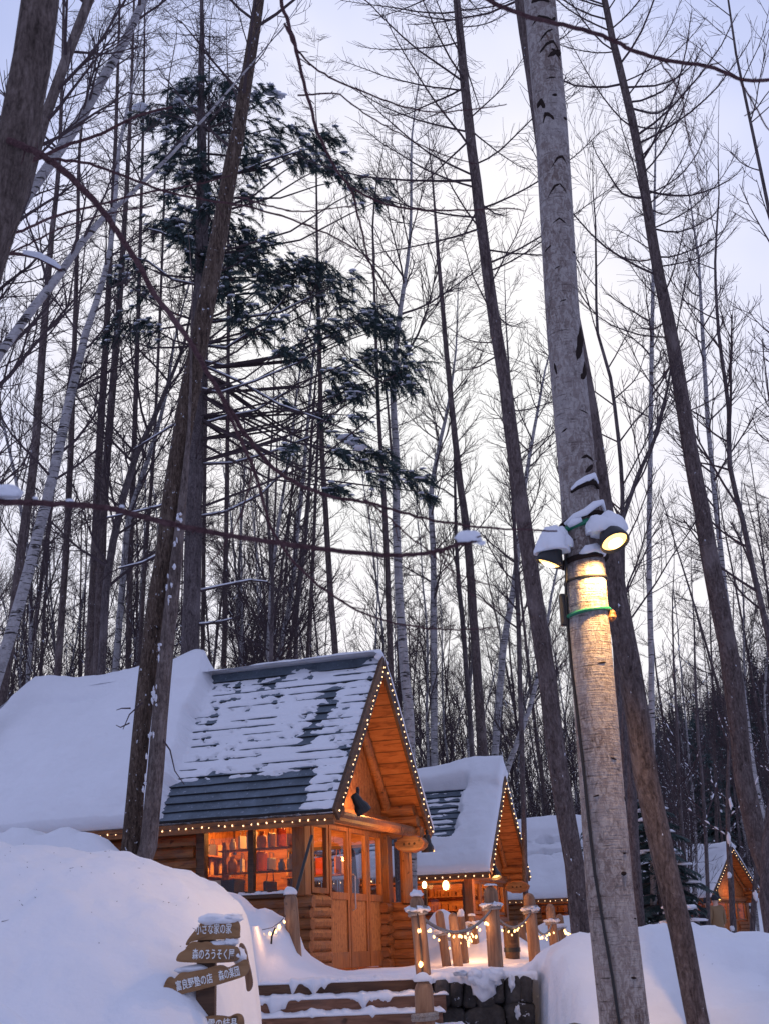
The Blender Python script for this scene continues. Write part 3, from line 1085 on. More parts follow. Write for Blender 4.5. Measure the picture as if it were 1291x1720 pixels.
# strings of bulbs on the main cabin
def on_main(x, y, z): return mw(x, y, z)
string_lights('string_lights', 'string of small bulbs under the long eave of the large cabin', [on_main(-(0.05 + i * .5), -.02, EAVE - .10 - .012 * math.sin(i * 3.1) ** 2) for i in range(15)], .125, BULB_PALE, 'string lights on the cabins', rng=rngc)
def rake(M, W, eave, rise, side, x, h=-.05):
    S, e, n = roof_frame(W, eave, rise)
    out = []
    for i in range(9):
        p = Vector((x, 0, eave)) + e * (S * (i / 8) * .985) + n * h
        out.append(M @ Vector((p.x, p.y if side == 0 else W - p.y, p.z)))
    return out
string_lights('string_lights', 'string of small bulbs on the near sloping gable edge of the large cabin', rake(MAINM, WM, EAVE, RISE, 0, .075), .105, BULB_PALE, 'string lights on the cabins', rng=rngc)
string_lights('string_lights', 'string of small bulbs on the far sloping gable edge of the large cabin', rake(MAINM, WM, EAVE, RISE, 1, .075, -.10), .105, BULB_PALE, 'string lights on the cabins', rng=rngc)

# hanging slices of log used as shop signs
def log_sign(loc, ln, r, yaw, label):
    "oval slice of log: broad carved face to the front, bark round its rim"
    root = empty('log_sign', loc, yaw, label, 'sign')
    mb = MB()
    th = r * 1.5
    rows = []
    for k, y in ((0, -th / 2), (.90, -th / 2), (.98, -th * .40), (1.02, -th * .1), (1.02, th * .2), (.96, th / 2), (0, th / 2)):
        rows.append([(k * c * ln / 2 * (1 + .05 * math.sin(3 * i)), y, k * s_ * r * (1 + .06 * math.cos(2.3 * i))) for i, (c, s_) in enumerate(TRIG[28])])
    mb.mi = 0
    mb.grid(rows[:2], close=True)
    mb.mi = 1
    mb.grid(rows[1:], close=True)
    mb.build('log', [WOOD_DARK, WOOD_LOG], root)
    for k in (-1, 0, 1):
        mb = MB()
        mb.lathe([(0, th / 2 + .006), (r * .15, th / 2 + .004), (r * .17, th / 2 - .01)], (k * ln * .17, 0, 0), 7, Matrix.Rotation(math.radians(90), 3, 'X'))
        mb.build('carved_mark', BARK_BLACK, root)
    for k in (-.3, .3):
        mb = MB()
        mb.tube([Vector((k * ln, 0, r * .7)), Vector((k * ln, 0, r * .8 + .16))], [.006, .006], 5)
        mb.build('hanger', BLACK, root)
    return root
p = at(690, 1418, 19.6)
log_sign(p, .50, .125, math.radians(-22), 'round log sign under the far eave of the large cabin, its end lit')

# ---- smaller cabins behind --------------------------------------------
def small_cabin(tip, yaw, W, rise, length, label, seed, thick, bulbs_label, eave_b=True, lit=30, open_x=None, res=.06, gz=0.0):
    rg_ = random.Random(seed)
    eave = tip.z
    M = Matrix.Translation((tip.x, tip.y, 0)) @ Matrix.Rotation(yaw, 4, 'Z')
    root = empty('log_cabin', (tip.x, tip.y, 0), yaw, label, 'cabin', None)
    ev = eave - .05
    build_roof(root, W, eave, rise, length, 0.0, rg_, thick, far_main, res, row=.2)
    xg = -.6
    yn, yf = .45, W - .45
    lg = MB()
    wx0, wx1 = xg - .2, xg - 2.1
    log_wall(lg, (wx1, yn, 0), (-(length - .4), yn, 0), gz, ev - .13, .085, rg_)
    log_wall(lg, (xg + .08, yn, 0), (wx1, yn, 0), gz, gz + .95, .085, rg_)
    lg.build('log_wall', WOOD_LOG, root)
    lg = MB()
    log_wall(lg, (xg, yn + .02, 0), (xg, yn + .75, 0), gz, gz + .95, .085, rg_)
    log_wall(lg, (xg, yf - .8, 0), (xg, yf, 0), gz, gz + .95, .085, rg_)
    lg.build('log_wall', WOOD_LOG, root)
    lg = MB()
    log_wall(lg, (xg - .1, yf, 0), (-(length - .4), yf, 0), gz, ev - .1, .085, rg_)
    log_wall(lg, (-(length - .4), yn, 0), (-(length - .4), yf, 0), gz, ev, .085, rg_)
    lg.build('log_wall', WOOD_LOG, root)
    xm_ = (wx0 + wx1) / 2
    window(root, wx0, xm_ + .01, yn, gz + .98, ev - .15)
    window(root, xm_ - .01, wx1, yn, gz + .98, ev - .15)
    y_panel(root, yn + .1, yn + .78, gz + .98, ev - .12, xg, name='window')
    y_panel(root, yn + .82, yn + 1.55, gz + .03, ev - .12, xg, wood_to=gz + 1.05)
    y_panel(root, yn + 1.57, yf - .78, gz + .03, ev - .12, xg, wood_to=gz + 1.05)
    y_panel(root, yf - .76, yf - .1, gz + .98, ev - .12, xg, name='window')
    for yy in (yn, yf):
        pm = MB(); pm.box((xg - .03, yy, (gz + ev) / 2), (.2, .2, ev - gz - .02), bev=.02); pm.build('corner_post', WOOD_UP, root)
    for i, z in enumerate((ev + .22, ev + .05, ev - .12)):
        pl = MB(); log_row(pl, (xg - .1, yf, z), (-.05, yf, z), .09, 10, .002, rg_); pl.build('purlin', WOOD_LOG, root)
    pl = MB(); log_row(pl, (xg - .1, yn, ev + .05), (-.15, yn, ev + .05), .09, 10, .002, rg_); pl.build('purlin', WOOD_LOG, root)
    tb_ = MB()
    log_row(tb_, (xg + .05, .4, ev - .02), (xg + .05, yf + .1, ev - .02), .1, 10, .002, rg_)
    tb_.build('tie_beam', WOOD_LOG, root)
    gable_wall(root, W, eave, rise, xg, .3, ev - .02)
    S, e, n = roof_frame(W, eave, rise)
    for side in (0, 1):
        rfm = MB()
        P = []
        for s in (.3, S - .05):
            p = Vector((xg + .07, 0, eave)) + e * s + n * (-.16)
            P.append(Vector((p.x, p.y if side == 0 else W - p.y, p.z)))
        rfm.tube(P, [.07, .07], 8)
        rfm.build('rafter', WOOD_LOG, root)
    rm = MB()
    rm.box((xg - 1.5, W / 2, gz), (2.9, yf - yn - .2, .03))
    rm.box((xg - 2.9, W / 2, gz + 1.1), (.05, yf - yn - .2, 2.2))
    rm.box((xg - 1.5, yf - .12, gz + 1.1), (2.8, .04, 2.2))
    rm.build('interior', BOARD_WALL, root)
    sh = MB()
    for z in (.8, 1.15, 1.5):
        sh.box((xg - 1.4, yf - .3, gz + z), (2.2, .25, .03))
        for k in range(10):
            h = rg_.uniform(.08, .22)
            sh.box((xg - .5 - k * .2, yf - .3, gz + z + .015 + h / 2), (rg_.uniform(.06, .13), .1, h))
    sh.build('shop_fittings', WOOD_UP, root)
    lamp('ceiling_lamp_light', (xg - 1.0, W / 2 - .4, gz + 2.0), lit, size=.06, parent=root)
    lamp('gable_fill_light', (-.2, W / 2, ev + .3), lit * .14, size=.06, parent=root)  # added gable fill, not a lamp of the cabin
    f = floodlight(root, (.02, .45, ev + .08), (.3, -.35, -1), 1.3, lit=True)
    lamp('floodlight_light', (.12, .30, ev - .18), lit * .3, size=.06, parent=root)
    grp = 'string lights on the cabins'
    for side, nm in ((0, 'near'), (1, 'far')):
        string_lights('string_lights', bulbs_label % ('%s sloping gable edge' % nm), rake(M, W, eave, rise, side, .075, -.05 - .05 * side), .16, BULB_PALE, grp, rng=rg_, r=.014)
    if eave_b:
        string_lights('string_lights', bulbs_label % 'long eave', [M @ Vector((-.05 - i * .5, -.02, eave - .11)) for i in range(int(length / .5))], .2, BULB_PALE, grp, rng=rg_, r=.0135)
    return root, M

def thick_two(l, s, S):
    edge = .88 + .16 * fbm(s * 2, 2.2)
    f = fbm(l * 1.2, s * 1.2, 31)
    deep = .34 + .06 * f + .015 * fbm(l * 3, s * 3, 33)
    if s < .3: deep *= .6 + .4 * math.sqrt(max(0, s + .02) / .32)
    if S - s < .6: deep += .22 * (1 - (S - s) / .6) * (.75 + .45 * math.sin(l * 1.5 + 1.0))
    bare = sstep(edge - .05, edge + .15, l) * sstep(.30 * S, .30 * S + .2, s + .3 * (l - 1.2) + .35 * f) * (1 - sstep(S - .36, S - .22, s))
    fr = (s / (S / int(round(S / .2)))) % 1.0
    ln = math.exp(-((fr - .02) / .15) ** 2) + math.exp(-((fr - 1.02) / .15) ** 2)
    thin = .050 + .045 * fbm(l * 2.4, s * 4, 35) - .045 * ln - .02
    if l < .3 and S - s > .5: deep *= .75 + .25 * l / .3
    return lerp(deep, thin, bare)

TIP2 = at(820, 1462, 31.0)
RISE2 = at(843, 1306, 31 + 1.9).z - TIP2.z
cab2, M2 = small_cabin(TIP2, math.radians(-19), 4.1, RISE2, 6.0, 'middle log cabin under deep rounded snow with two glowing bulbs in its window', 11, thick_two, 'string of small bulbs along the %s of the middle snowy cabin', lit=170)
for bx, by, s_ in ((712, 1487, 1.0), (748, 1488, 1.35)):
    p = at(bx, by, 31.75)
    mb = MB()
    mb.lathe([(0, -.075 * s_), (.045 * s_, -.06 * s_), (.06 * s_, 0), (.05 * s_, .06 * s_), (.02 * s_, .09 * s_), (0, .09 * s_)], n=12)
    o = mb.build('glowing_bulb', BULB_BIG, cab2, smooth=True)
    o.matrix_parent_inverse = Matrix.Identity(4)
    o.location = M2.inverted() @ p
p = at(868, 1490, 33.6)
log_sign(p, .62, .15, math.radians(-15), 'dark oval log sign hanging under the eave of the middle snowy cabin')
# icicles along the middle cabin's long eave
rgi = random.Random(4)
mb = MB()
for i in range(34):
    x = -1.9 - i * .085 + rgi.uniform(-.03, .03)
    L = rgi.choice((.06, .1, .16, .3, .42 if i > 22 else .12))
    p = Vector((x, -.03, TIP2.z - .02))
    mb.tube([p, p - Vector((0, 0, L * .5)), p - Vector((0, 0, L))], [.016, .010, .002], 5, cap=False)
mb.build('icicles', ICE, cab2)

def thick_three(l, s, S):
    f = fbm(l * .9, s * .9, 41)
    d = .26 + .07 * f
    if S - s < .6: d += .22 * (1 - (S - s) / .6) * (.75 + .4 * math.sin(l * 1.1))
    if s < .3: d *= .6 + .4 * math.sqrt(max(0, s + .02) / .32)
    b = sstep(1.6, 1.9, s + .3 * f) * (1 - sstep(S - .75, S - .55, s)) * sstep(.0, .25, fbm(l * 1.6, s * 3.5, 45))
    return lerp(d, .03, b)
TIP3 = at(1042, 1503, 44.0)
RISE3 = at(1042, 1388, 46).z - TIP3.z
cab3, M3 = small_cabin(TIP3, math.radians(-4), 4.4, RISE3, 11.5, 'low snow covered cabin beyond the middle cabin, mostly roof, with bulbs along its eave', 12, thick_three, 'small bulbs along the %s of the low cabin behind the big birch', lit=45, res=.1, gz=-.2)

def thick_four(l, s, S):
    f = fbm(l * .9, s * .9, 51)
    d = .26 + .08 * f
    if s < .3: d *= .6 + .4 * math.sqrt(max(0, s + .02) / .32)
    return d
TIP4 = at(1194, 1506, 56.0)
RISE4 = at(1234, 1424, 57.4).z - TIP4.z
cab4, M4 = small_cabin(TIP4, math.radians(-47), 4.0, RISE4, 6.5, 'small distant cabin glowing orange behind snowy saplings and a standing visitor', 13, thick_four, 'string of small bulbs along the %s of the small distant cabin', lit=75, res=.1, gz=-.1, eave_b=False)
# ------------------------------------------------------------------ steps, stone wall
rs = random.Random(77)
steps = empty('wooden_steps', at(560, 1650, 13.0), math.radians(4), 'snowy timber steps rising to the door of the large cabin', 'steps')
sx0, sx1 = at(398, 1650, 13.0).x - steps.location.x, at(742, 1650, 13.0).x - steps.location.x
def srow(k): return 13.36 - .42 * k, -.02 - .135 * k
for k in range(4):
    y, z = srow(k)
    x1 = sx1 + (.02 if k < 2 else (-.06 if k == 2 else .1))
    mb = MB()
    n = 24
    rows = []
    for i in range(n + 1):
        x = lerp(sx0, x1, i / n)
        w = .006 * fbm(x * 3, k * 5)
        rows.append([(x, y - 13.0 - .07 + w, z - .15), (x, y - 13.0 - .07 + w, z - .012), (x, y - 13.0 - .058 + w, z), (x, y - 13.0 + .07, z), (x, y - 13.0 + .07, z - .15)])
    mb.grid(rows, close=True)
    b = len(mb.v); mb.v += rows[0] + rows[-1]
    mb.face(b, b + 1, b + 2, b + 3, b + 4); mb.face(b + 9, b + 8, b + 7, b + 6, b + 5)
    r_ = mb.build('riser', WOOD_STEP if k else WOOD_DARK, steps)
    r_.location = (0, 0, -steps.location.z)
    # snow lying on the tread, spilling over the front here and there
    mb = MB()
    rows = []
    n = 150
    for i in range(n + 1):
        x = lerp(sx0, x1 + .03, i / n)
        a = fbm(x * 1.7, k * 7.3, 1); b_ = fbm(x * 7, k * 3.1, 2)
        spill = max(0, a * 1.5 + b_ * .6 + (-.28, -.12, -.5, -.4)[k])
        h = .018 + .026 * max(0, b_ + .3) + .014 * a
        front = y - 13.0 - .06 - .05 * min(1, spill * 1.5)
        zl = z + .004 - min(.13, spill * .18)
        e = .5 if i in (0, n) else 1
        rows.append([(x, front + .015, zl - .01), (x, front - .012, lerp(zl, z, .45)), (x, front + .012, z + h * .6 * e), (x, front + .07, z + h * e), (x, front + .2, z + (h + .02 * b_) * e), (x, y - 13.0 + .36, z + (h + .015) * e), (x, y - 13.0 + .42, z - .02)])
    mb.grid(rows)
    s_ = mb.build('tread_snow', SNOW_FINE, steps, smooth=True)
    s_.location = (0, 0, -steps.location.z)

wall = empty('stone_wall', at(812, 1680, 13.1), 0, 'dark rough stone retaining wall with patches of snow right of the steps', 'wall')
mb = MB()
wx0, wx1 = at(728, 1650, 13.2).x - wall.location.x, at(893, 1650, 13.2).x - wall.location.x
def stone(mb, c, s, seed):
    n = 6
    rows = []
    def warp(p):
        q = Vector(p)
        k = noise.noise_vector(q * 3.3 + Vector((seed, seed * .37, 0)))
        k2 = noise.noise_vector(q * 9 + Vector((seed, 4, 0)))
        return q + k * .045 + k2 * .018
    nu, nv = 16, 8
    for i in range(nv + 1):
        t = math.pi * i / nv
        row = []
        for j in range(nu):
            a = 2 * math.pi * j / nu
            d = Vector((math.sin(t) * math.cos(a), math.sin(t) * math.sin(a), math.cos(t)))
            f = lambda v: math.copysign(abs(v) ** .42, v)
            row.append(tuple(warp((c[0] + f(d.x) * s[0] / 2, c[1] + f(d.y) * s[1] / 2, c[2] + f(d.z) * s[2] / 2))))
        rows.append(row)
    mb.grid(rows, close=True)
z = -wall.location.z - .03
course = [(.24, 7), (.30, 3), (.28, 3), (.30, 2), (.3, 3)]
wallm = MB()
sd = 0
for h, k in course:
    xs = [wx0] + sorted(wx0 + (wx1 - wx0) * (i + rs.uniform(-.18, .18)) / k for i in range(1, k)) + [wx1]
    for a, b in zip(xs, xs[1:]):
        sd += 1
        stone(wallm, ((a + b) / 2, .15 + rs.uniform(-.02, .03), z - h / 2 + rs.uniform(-.01, .01)), (b - a + .02, .42, h + .02), sd * 1.3)
    z -= h
wallm.build('stonework', STONE, wall, smooth=True)
for (px, py, rx, rz, sd) in ((812, 1652, .115, .13, 1), (830, 1640, .10, .07, 2), (797, 1640, .08, .06, 5), (858, 1650, .03, .07, 3), (868, 1699, .025, .06, 4), (770, 1634, .07, .03, 6)):
    p = at(px, py, 12.93) - wall.location
    mb = MB(); mb.blob(p, (rx, .09, rz), sd, 14, 10, .75)
    mb.build('snow_patch', SNOW_FINE, wall, smooth=True)
mb = MB()
rows = []
for i in range(61):
    x = lerp(wx0 - .05, wx1 + .04, i / 60)
    h = .03 + .03 * fbm(x * 4, 3) + .012 * fbm(x * 12, 1)
    d = .05 * max(-.6, fbm(x * 3.1, 8)) + .02 * fbm(x * 13, 5)
    zz = -wall.location.z
    rows.append([(x, -.02 - d, zz - .05 - max(0, d) * .9), (x, -.045 - d, zz - .005), (x, .02, zz + h), (x, .2, zz + h), (x, .5, zz + .02)])
mb.grid(rows)
mb.build('coping_snow', SNOW_FINE, wall, smooth=True)

# ------------------------------------------------------------------ rope posts
POSTS = {}
def rope_post(key, top, base, w, y, label, cap=0.0):
    pt, pb = at(top[0], top[1], y), at(base[0], base[1], y)
    r = w / 2 * mpp(base[0], base[1], y)
    root = empty('rope_post', pb, 0, label, 'post', 'rope posts along the path')
    up = (pt - pb)
    L = up.length
    mb = MB()
    prof = [(0, -.25), (r * 1.04, -.25), (r * 1.03, 0), (r * 1.0, L * .5), (r * .97, L - r * 1.05), (r * .93, L - r * .8), (r * .78, L - r * .42), (r * .50, L - r * .14), (r * .2, L - r * .02), (0, L)]
    q = up.to_track_quat('Z', 'Y').to_matrix()
    mb.lathe(prof, (0, 0, 0), 16, q)
    mb.build('post', WOOD_POST, root, smooth=True)
    if cap:
        mb = MB(); mb.blob(up * (1 + .01), (r * .95, r * .95, cap), hash(key) % 50, 12, 8, .35, -.35)
        mb.build('snow_cap', SNOW_FINE, root, smooth=True)
    POSTS[key] = (pb, pt, r, up.normalized())
    return root
rope_post('A', (698, 1504), (713, 1662), 25, 13.2, 'tall rounded post at the top of the steps wound with snowy rope', .05)
rope_post('J', (710, 1646), (717, 1790), 33, 10.9, 'nearest thick rounded post at the foot of the steps', .045)
rope_post('B', (822, 1488), (832, 1626), 25, 16.4, 'tall stout post standing behind the stone wall', .02)
rope_post('C', (887, 1500), (898, 1617), 20, 18.8, 'slimmer post with thick rope windings right of the stone wall', 0)
rope_post('D', (922, 1518), (932, 1606), 16, 21.0, 'post half sunk in the bank, rope tied with snow on it', .0)
rope_post('E', (938, 1535), (946, 1596), 13, 23.0, 'short far post at the end of the rope fence', 0)
rope_post('F', (736, 1529), (748, 1612), 15, 18.6, 'small post beside the path, first of the row behind the tall post', 0)
rope_post('G', (759, 1533), (768, 1617), 16, 18.0, 'small straight post carrying a rope, second in the row by the path', 0)
rope_post('H', (773, 1537), (780, 1612), 13, 19.2, 'small post with a white snow cap, third in the row by the path', .08)
rope_post('I', (791, 1538), (801, 1606), 13, 20.4, 'farthest small leaning post in the row by the path', .03)
rope_post('L', (873, 1549), (882, 1602), 12, 21.5, 'low stub of a post between the barrel and the rope windings', 0)
rope_post('K', (488, 1500), (496, 1624), 24, 15.2, 'weathered brown post by the cabin door corner with a snow tip', .07)

def post_at(key, t): 
    pb, pt, r, u = POSTS[key]
    return pb.lerp(pt, t)

def coil(mb, key, t0, turns, rr=.016):
    pb, pt, r, u = POSTS[key]
    P = []
    n = 14 * turns
    x = u.orthogonal().normalized(); y = u.cross(x)
    for i in range(n + 1):
        a = 2 * math.pi * i / 14
        P.append(pb.lerp(pt, t0) + u * (.026 * i / 14) + (x * math.cos(a) + y * math.sin(a)) * (r * 1.05 + rr * .7))
    mb.tube(P, [rr] * len(P), 6)

def sag(a, b, s, n=14):
    return [a.lerp(b, i / n) - Vector((0, 0, s * 4 * (i / n) * (1 - i / n))) for i in range(n + 1)]

def rope(label, key0, t0, key1, t1, s, wrap=((0, 2), (1, 2)), lights=True, lab2=None, step=.16, rr=.014):
    a, b = post_at(key0, t0), post_at(key1, t1)
    pts = sag(a, b, s)
    mb = MB()
    mb.tube(pts, [rr] * len(pts), 6)
    o = mb.build('rope', ROPE, None, off=a, loc=a)
    tag(o, label, 'rope', 'ropes strung between the posts')
    for w, k in wrap:
        m2 = MB(); coil(m2, (key0, key1)[w], (t0, t1)[w] - .02, k)
        m2.build('knot', ROPE, o, off=a)
        kk = (key0, key1)[w]
        pb, pt, r, u = POSTS[kk]
        m3 = MB()
        c = pb.lerp(pt, (t0, t1)[w]) + u * .05
        for j in range(10):
            aa = 2 * math.pi * j / 10
            m3.blob(c + Vector((math.cos(aa), math.sin(aa), 0)) * (r + .012) - Vector((0, 0, .012 * rs.random())), (.05, .05, rs.uniform(.012, .034)), j * 7 + ord(kk), 9, 6, .8)
        m3.build('knot_snow', SNOW_FINE, o, off=a, smooth=True)
    if lights:
        string_lights('string_lights', lab2, [p - Vector((0, 0, .02)) for p in pts], step, BULB, 'string lights on the ropes', r=.0145, cord_r=.004, drop=.06, rng=rs, jit=.04)
rope('snowy rope sagging from the tall step post to the stout post behind the wall', 'A', .80, 'B', .72, .22, ((0, 3), (1, 2)), True, 'warm bulbs on the long rope from the tall step post', .20)
rope('rope swag between the stout post and the post with thick windings', 'B', .70, 'C', .72, .20, ((1, 4),), True, 'warm bulbs on the rope swag over the barrel', .24)
rope('rope swag dipping towards the post sunk in the bank', 'C', .66, 'D', .62, .20, ((1, 3),), True, 'warm bulbs on the rope swag before the sunken post', .24)
rope('short far rope at the end of the fence', 'D', .62, 'E', .60, .05, ((1, 2),), False)
rope('rope crossing the small posts by the path', 'F', .5, 'H', .62, .08, ((0, 1),), True, 'warm bulbs clustered on the small path posts', .12)
rope('rope between the last small posts by the path', 'H', .5, 'I', .75, .06, ((1, 1),), True, 'dense warm bulbs between the last two small path posts', .09)
pA = [post_at('A', .80) + Vector((-.005, -POSTS['A'][2] - .02, 0)), post_at('A', .5) + Vector((.0, -POSTS['A'][2] - .02, 0)), post_at('A', .05) + Vector((-.02, -POSTS['A'][2] - .02, 0))]
string_lights('string_lights', 'warm bulbs on the cord hanging down the tall step post', pA, .30, BULB, 'string lights on the ropes', r=.02, cord_r=.010, rng=rs)
mb = MB(); coil(mb, 'J', .52, 2, .02)
o = mb.build('rope', ROPE, None, off=post_at('J', .5), loc=post_at('J', .5)); tag(o, 'frosted rope wound round the nearest thick post', 'rope', 'ropes strung between the posts')
# lights along the snow bank left of the door, from the signpost to the brown post
pl_ = [at(405, 1558, 14.2), at(422, 1562, 14.3), at(440, 1562, 14.5), at(458, 1558, 14.7), at(472, 1548, 15.0), at(480, 1538, 15.1)]
string_lights('string_lights', 'three warm bulbs on a cord across the snow bank by the door', pl_, .155, BULB, 'string lights on the ropes', r=.020, drop=.05, rng=rs)
pr_ = [at(946, 1560, 22.5), at(958, 1568, 21.5), at(975, 1562, 20), at(990, 1556, 19)]
string_lights('string_lights', 'last warm bulbs half hidden by the right snow bank', pr_, .2, BULB, 'string lights on the ropes', r=.022, drop=.03, rng=rs)
# glow that those strings throw on the snow
for nm, px, py, y, pw in (('string_light_glow', 785, 1578, 19.3, 15), ('string_light_glow', 762, 1572, 17.6, 8), ('string_light_glow', 865, 1572, 18.0, 6), ('string_light_glow', 912, 1578, 20.2, 7), ('string_light_glow', 452, 1553, 14.0, 2.5), ('string_light_glow', 716, 1560, 12.95, 1.6), ('string_light_glow', 700, 1612, 13.0, 1.2), ('string_light_glow', 805, 1555, 16.2, 2.5)):
    lamp(nm, at(px, py, y), pw, (1.0, .50, .20), size=.05)

# barrel, shovel, stake
p = at(860, 1608, 19.6)
root = empty('planter_barrel', p, 0, 'dark wooden barrel standing behind the rope swag', 'barrel')
mb = MB(); k_ = mpp(860, 1590, 19.6)
mb.lathe([(0, -.05), (12.0 * k_, -.05), (13 * k_, 20 * k_), (13.4 * k_, 42 * k_), (12.6 * k_, 57 * k_), (11 * k_, 57 * k_), (11 * k_, 50 * k_), (0, 50 * k_)], n=18)
mb.build('staves', WOOD_DARK, root)
for z in (12, 44):
    mb = MB()
    mb.lathe([(13.0 * k_, z * k_ - .03), (13.9 * k_, z * k_ - .03), (13.9 * k_, z * k_ + .03), (13.0 * k_, z * k_ + .03)], n=18)
    mb.build('hoop', BLACK, root)
a, b = at(497, 1502, 15.6), at(524, 1404, 16.2)
mb = MB(); mb.tube([a - (b - a) * .5, a, b], [.022, .021, .02], 8)
tag(mb.build('shovel_handle', BLACK, None, off=a, loc=a), 'long black handle leaning on the cabin corner post', 'tool')
pp = [at(455, 1640, 14.6), at(455, 1600, 14.6), at(457, 1572, 14.6), at(463, 1558, 14.6)]
mb = MB(); mb.tube(pp, [.011] * 4, 6)
tag(mb.build('stake', RUBBER, None, off=pp[0], loc=pp[0]), 'thin dark hooked stake stuck in the snow bank by the door', 'stake')

# ------------------------------------------------------------------ signpost
SY = 8.3
sign = empty('signpost', at(348, 1720, SY), 0, 'rustic signpost of wavy wooden boards with white lettering, leaning out of the snow bank', 'sign')
so = sign.location.copy()
ZS = 6.795
def zp(x, y): return (250 + x / ZS, 1520 + y / ZS)
B1 = [(600, 190), (700, 172), (800, 168), (890, 186), (945, 156), (990, 160), (1030, 195), (1045, 260), (1035, 330), (1045, 385), (850, 395), (640, 400), (480, 412), (430, 470), (420, 440), (470, 360), (530, 290), (575, 240)]
B2 = [(308, 625), (345, 548), (420, 512), (440, 462), (500, 415), (560, 418), (600, 432), (650, 415), (715, 423), (740, 460), (860, 455), (1000, 470), (1032, 505), (1056, 560), (1030, 630), (960, 655), (700, 665), (500, 660), (330, 652)]
B3 = [(140, 1075), (160, 960), (200, 850), (248, 810), (290, 850), (330, 800), (380, 762), (450, 770), (560, 745), (640, 735), (740, 700), (800, 685), (860, 690), (900, 720), (980, 682), (1060, 640), (1110, 612), (1145, 680), (1150, 740), (1110, 812), (900, 880), (620, 962), (300, 1040), (200, 1062)]
B4 = [(300, 1370), (340, 1312), (420, 1290), (500, 1300), (620, 1280), (740, 1260), (850, 1265), (920, 1280), (980, 1242), (1040, 1240), (1080, 1280), (1090, 1370), (1060, 1440), (700, 1470), (380, 1480)]
B5 = [(1040, 430), (1075, 440), (1115, 520), (1128, 610), (1165, 760), (1190, 900), (1160, 985), (1118, 990), (1108, 880), (1085, 720), (1060, 600), (1030, 500)]
def board(pts, y, th, m, name='board'):
    P = [at(*zp(*q), y) - so for q in pts]
    # smooth the outline
    for _ in range(2):
        Q = []
        for i in range(len(P)):
            a, b = P[i], P[(i + 1) % len(P)]
            Q += [a.lerp(b, .25), a.lerp(b, .75)]
        P = Q
    mb = MB()
    n = len(P)
    for p in P: mb.v.append((p.x, y - so.y, p.z))
    for p in P: mb.v.append((p.x, y - so.y + th, p.z))
    area = sum(P[i].x * P[(i + 1) % n].z - P[(i + 1) % n].x * P[i].z for i in range(n))
    idx = list(range(n)) if area < 0 else list(range(n - 1, -1, -1))
    mb.mi = 0
    mb.face(*idx[::-1]); mb.face(*[n + i for i in idx])
    mb.mi = 1
    for i in range(n):
        j = (i + 1) % n
        mb.face(i, j, n + j, n + i)
    return mb.build(name, [m, WOOD_DARK], sign)
def lettering(parent, text, p0, p1, hgt, y):
    "text from pixel p0 to p1 (baseline), hgt pixels tall"
    a, b = at(*p0, y), at(*p1, y)
    cu = bpy.data.curves.new('lettering', 'FONT')
    cu.body = text
    cu.size = 1.0
    cu.offset = .012
    cu.extrude = .02
    cu.resolution_u = 3
    o = bpy.data.objects.new('lettering', cu)
    col.objects.link(o)
    dg = bpy.context.evaluated_depsgraph_get()
    me = bpy.data.meshes.new_from_object(o.evaluated_get(dg))
    bpy.data.objects.remove(o)
    xs = [v.co.x for v in me.vertices]; ys = [v.co.y for v in me.vertices]
    x0, x1, y0, y1 = min(xs), max(xs), min(ys), max(ys)
    hm = hgt * mpp(p0[0], p0[1], y)
    u = b - a
    ang = math.atan2(u.z, u.x)
    L = math.hypot(u.x, u.z)
    for v in me.vertices:
        X = (v.co.x - x0) / (x1 - x0) * L
        Z = (v.co.y - y0) / (y1 - y0) * hm
        D = -v.co.z * .1
        v.co = Vector((a.x + X * math.cos(ang) - Z * math.sin(ang) - so.x, y - so.y + D, a.z + X * math.sin(ang) + Z * math.cos(ang) - so.z))
    me.name = 'lettering'
    me.materials.clear(); me.materials.append(LETTER)
    o = bpy.data.objects.new('lettering', me)
    col.objects.link(o); o.parent = parent
    return o
b1 = board(B1, SY, .035, WOOD_SIGN)
b2 = board(B2, SY - .02, .035, WOOD_SIGN)
b3 = board(B3, SY - .05, .04, WOOD_SIGN)
b4 = board(B4, SY - .03, .04, WOOD_SIGN)
board(B5, SY + .05, .05, WOOD_POST)
lettering(b1, '小さな家の家', zp(535, 338), zp(948, 328), 116 / ZS, SY - .004)
lettering(b2, '森のろうそく屋', zp(497, 622), zp(978, 622), 116 / ZS, SY - .024)
lettering(b3, '富良野塾の店', zp(322, 985), zp(738, 888), 112 / ZS, SY - .054)
lettering(b3, '森の楽団', zp(810, 868), zp(1046, 806), 112 / ZS, SY - .054)
lettering(b4, '雪の結晶', zp(680, 1418), zp(1010, 1408), 112 / ZS, SY - .034)
mb = MB()
p = at(*zp(655, 400), SY + .06) - so; q = at(*zp(665, 1700), SY + .06) - so
mb.box((p + q) / 2, (.115, .09, (p - q).length), bev=.008)
mb.build('post', WOOD_DARK, sign)
mb = MB()
for i, (x, y_, rx, rz) in enumerate(((870, 172, .10, .030), (960, 150, .07, .03), (740, 165, .10, .035))):
    c = at(*zp(x, y_), SY + .06) - so
    mb.blob(c, (rx, .13, rz), i + 3, 14, 10, .3)
mb.build('snow_cap', SNOW, sign, smooth=True)
mb = MB()
for i, (x, y_, rx, rz) in enumerate(((940, 425, .055, .028), (1035, 580, .045, .05), (500, 745, .11, .03), (800, 440, .08, .02))):
    c = at(*zp(x, y_), SY + .03) - so
    mb.blob(c, (rx, .05, rz), i + 13, 12, 8, .4)
mb.build('snow_cap', SNOW, sign, smooth=True)
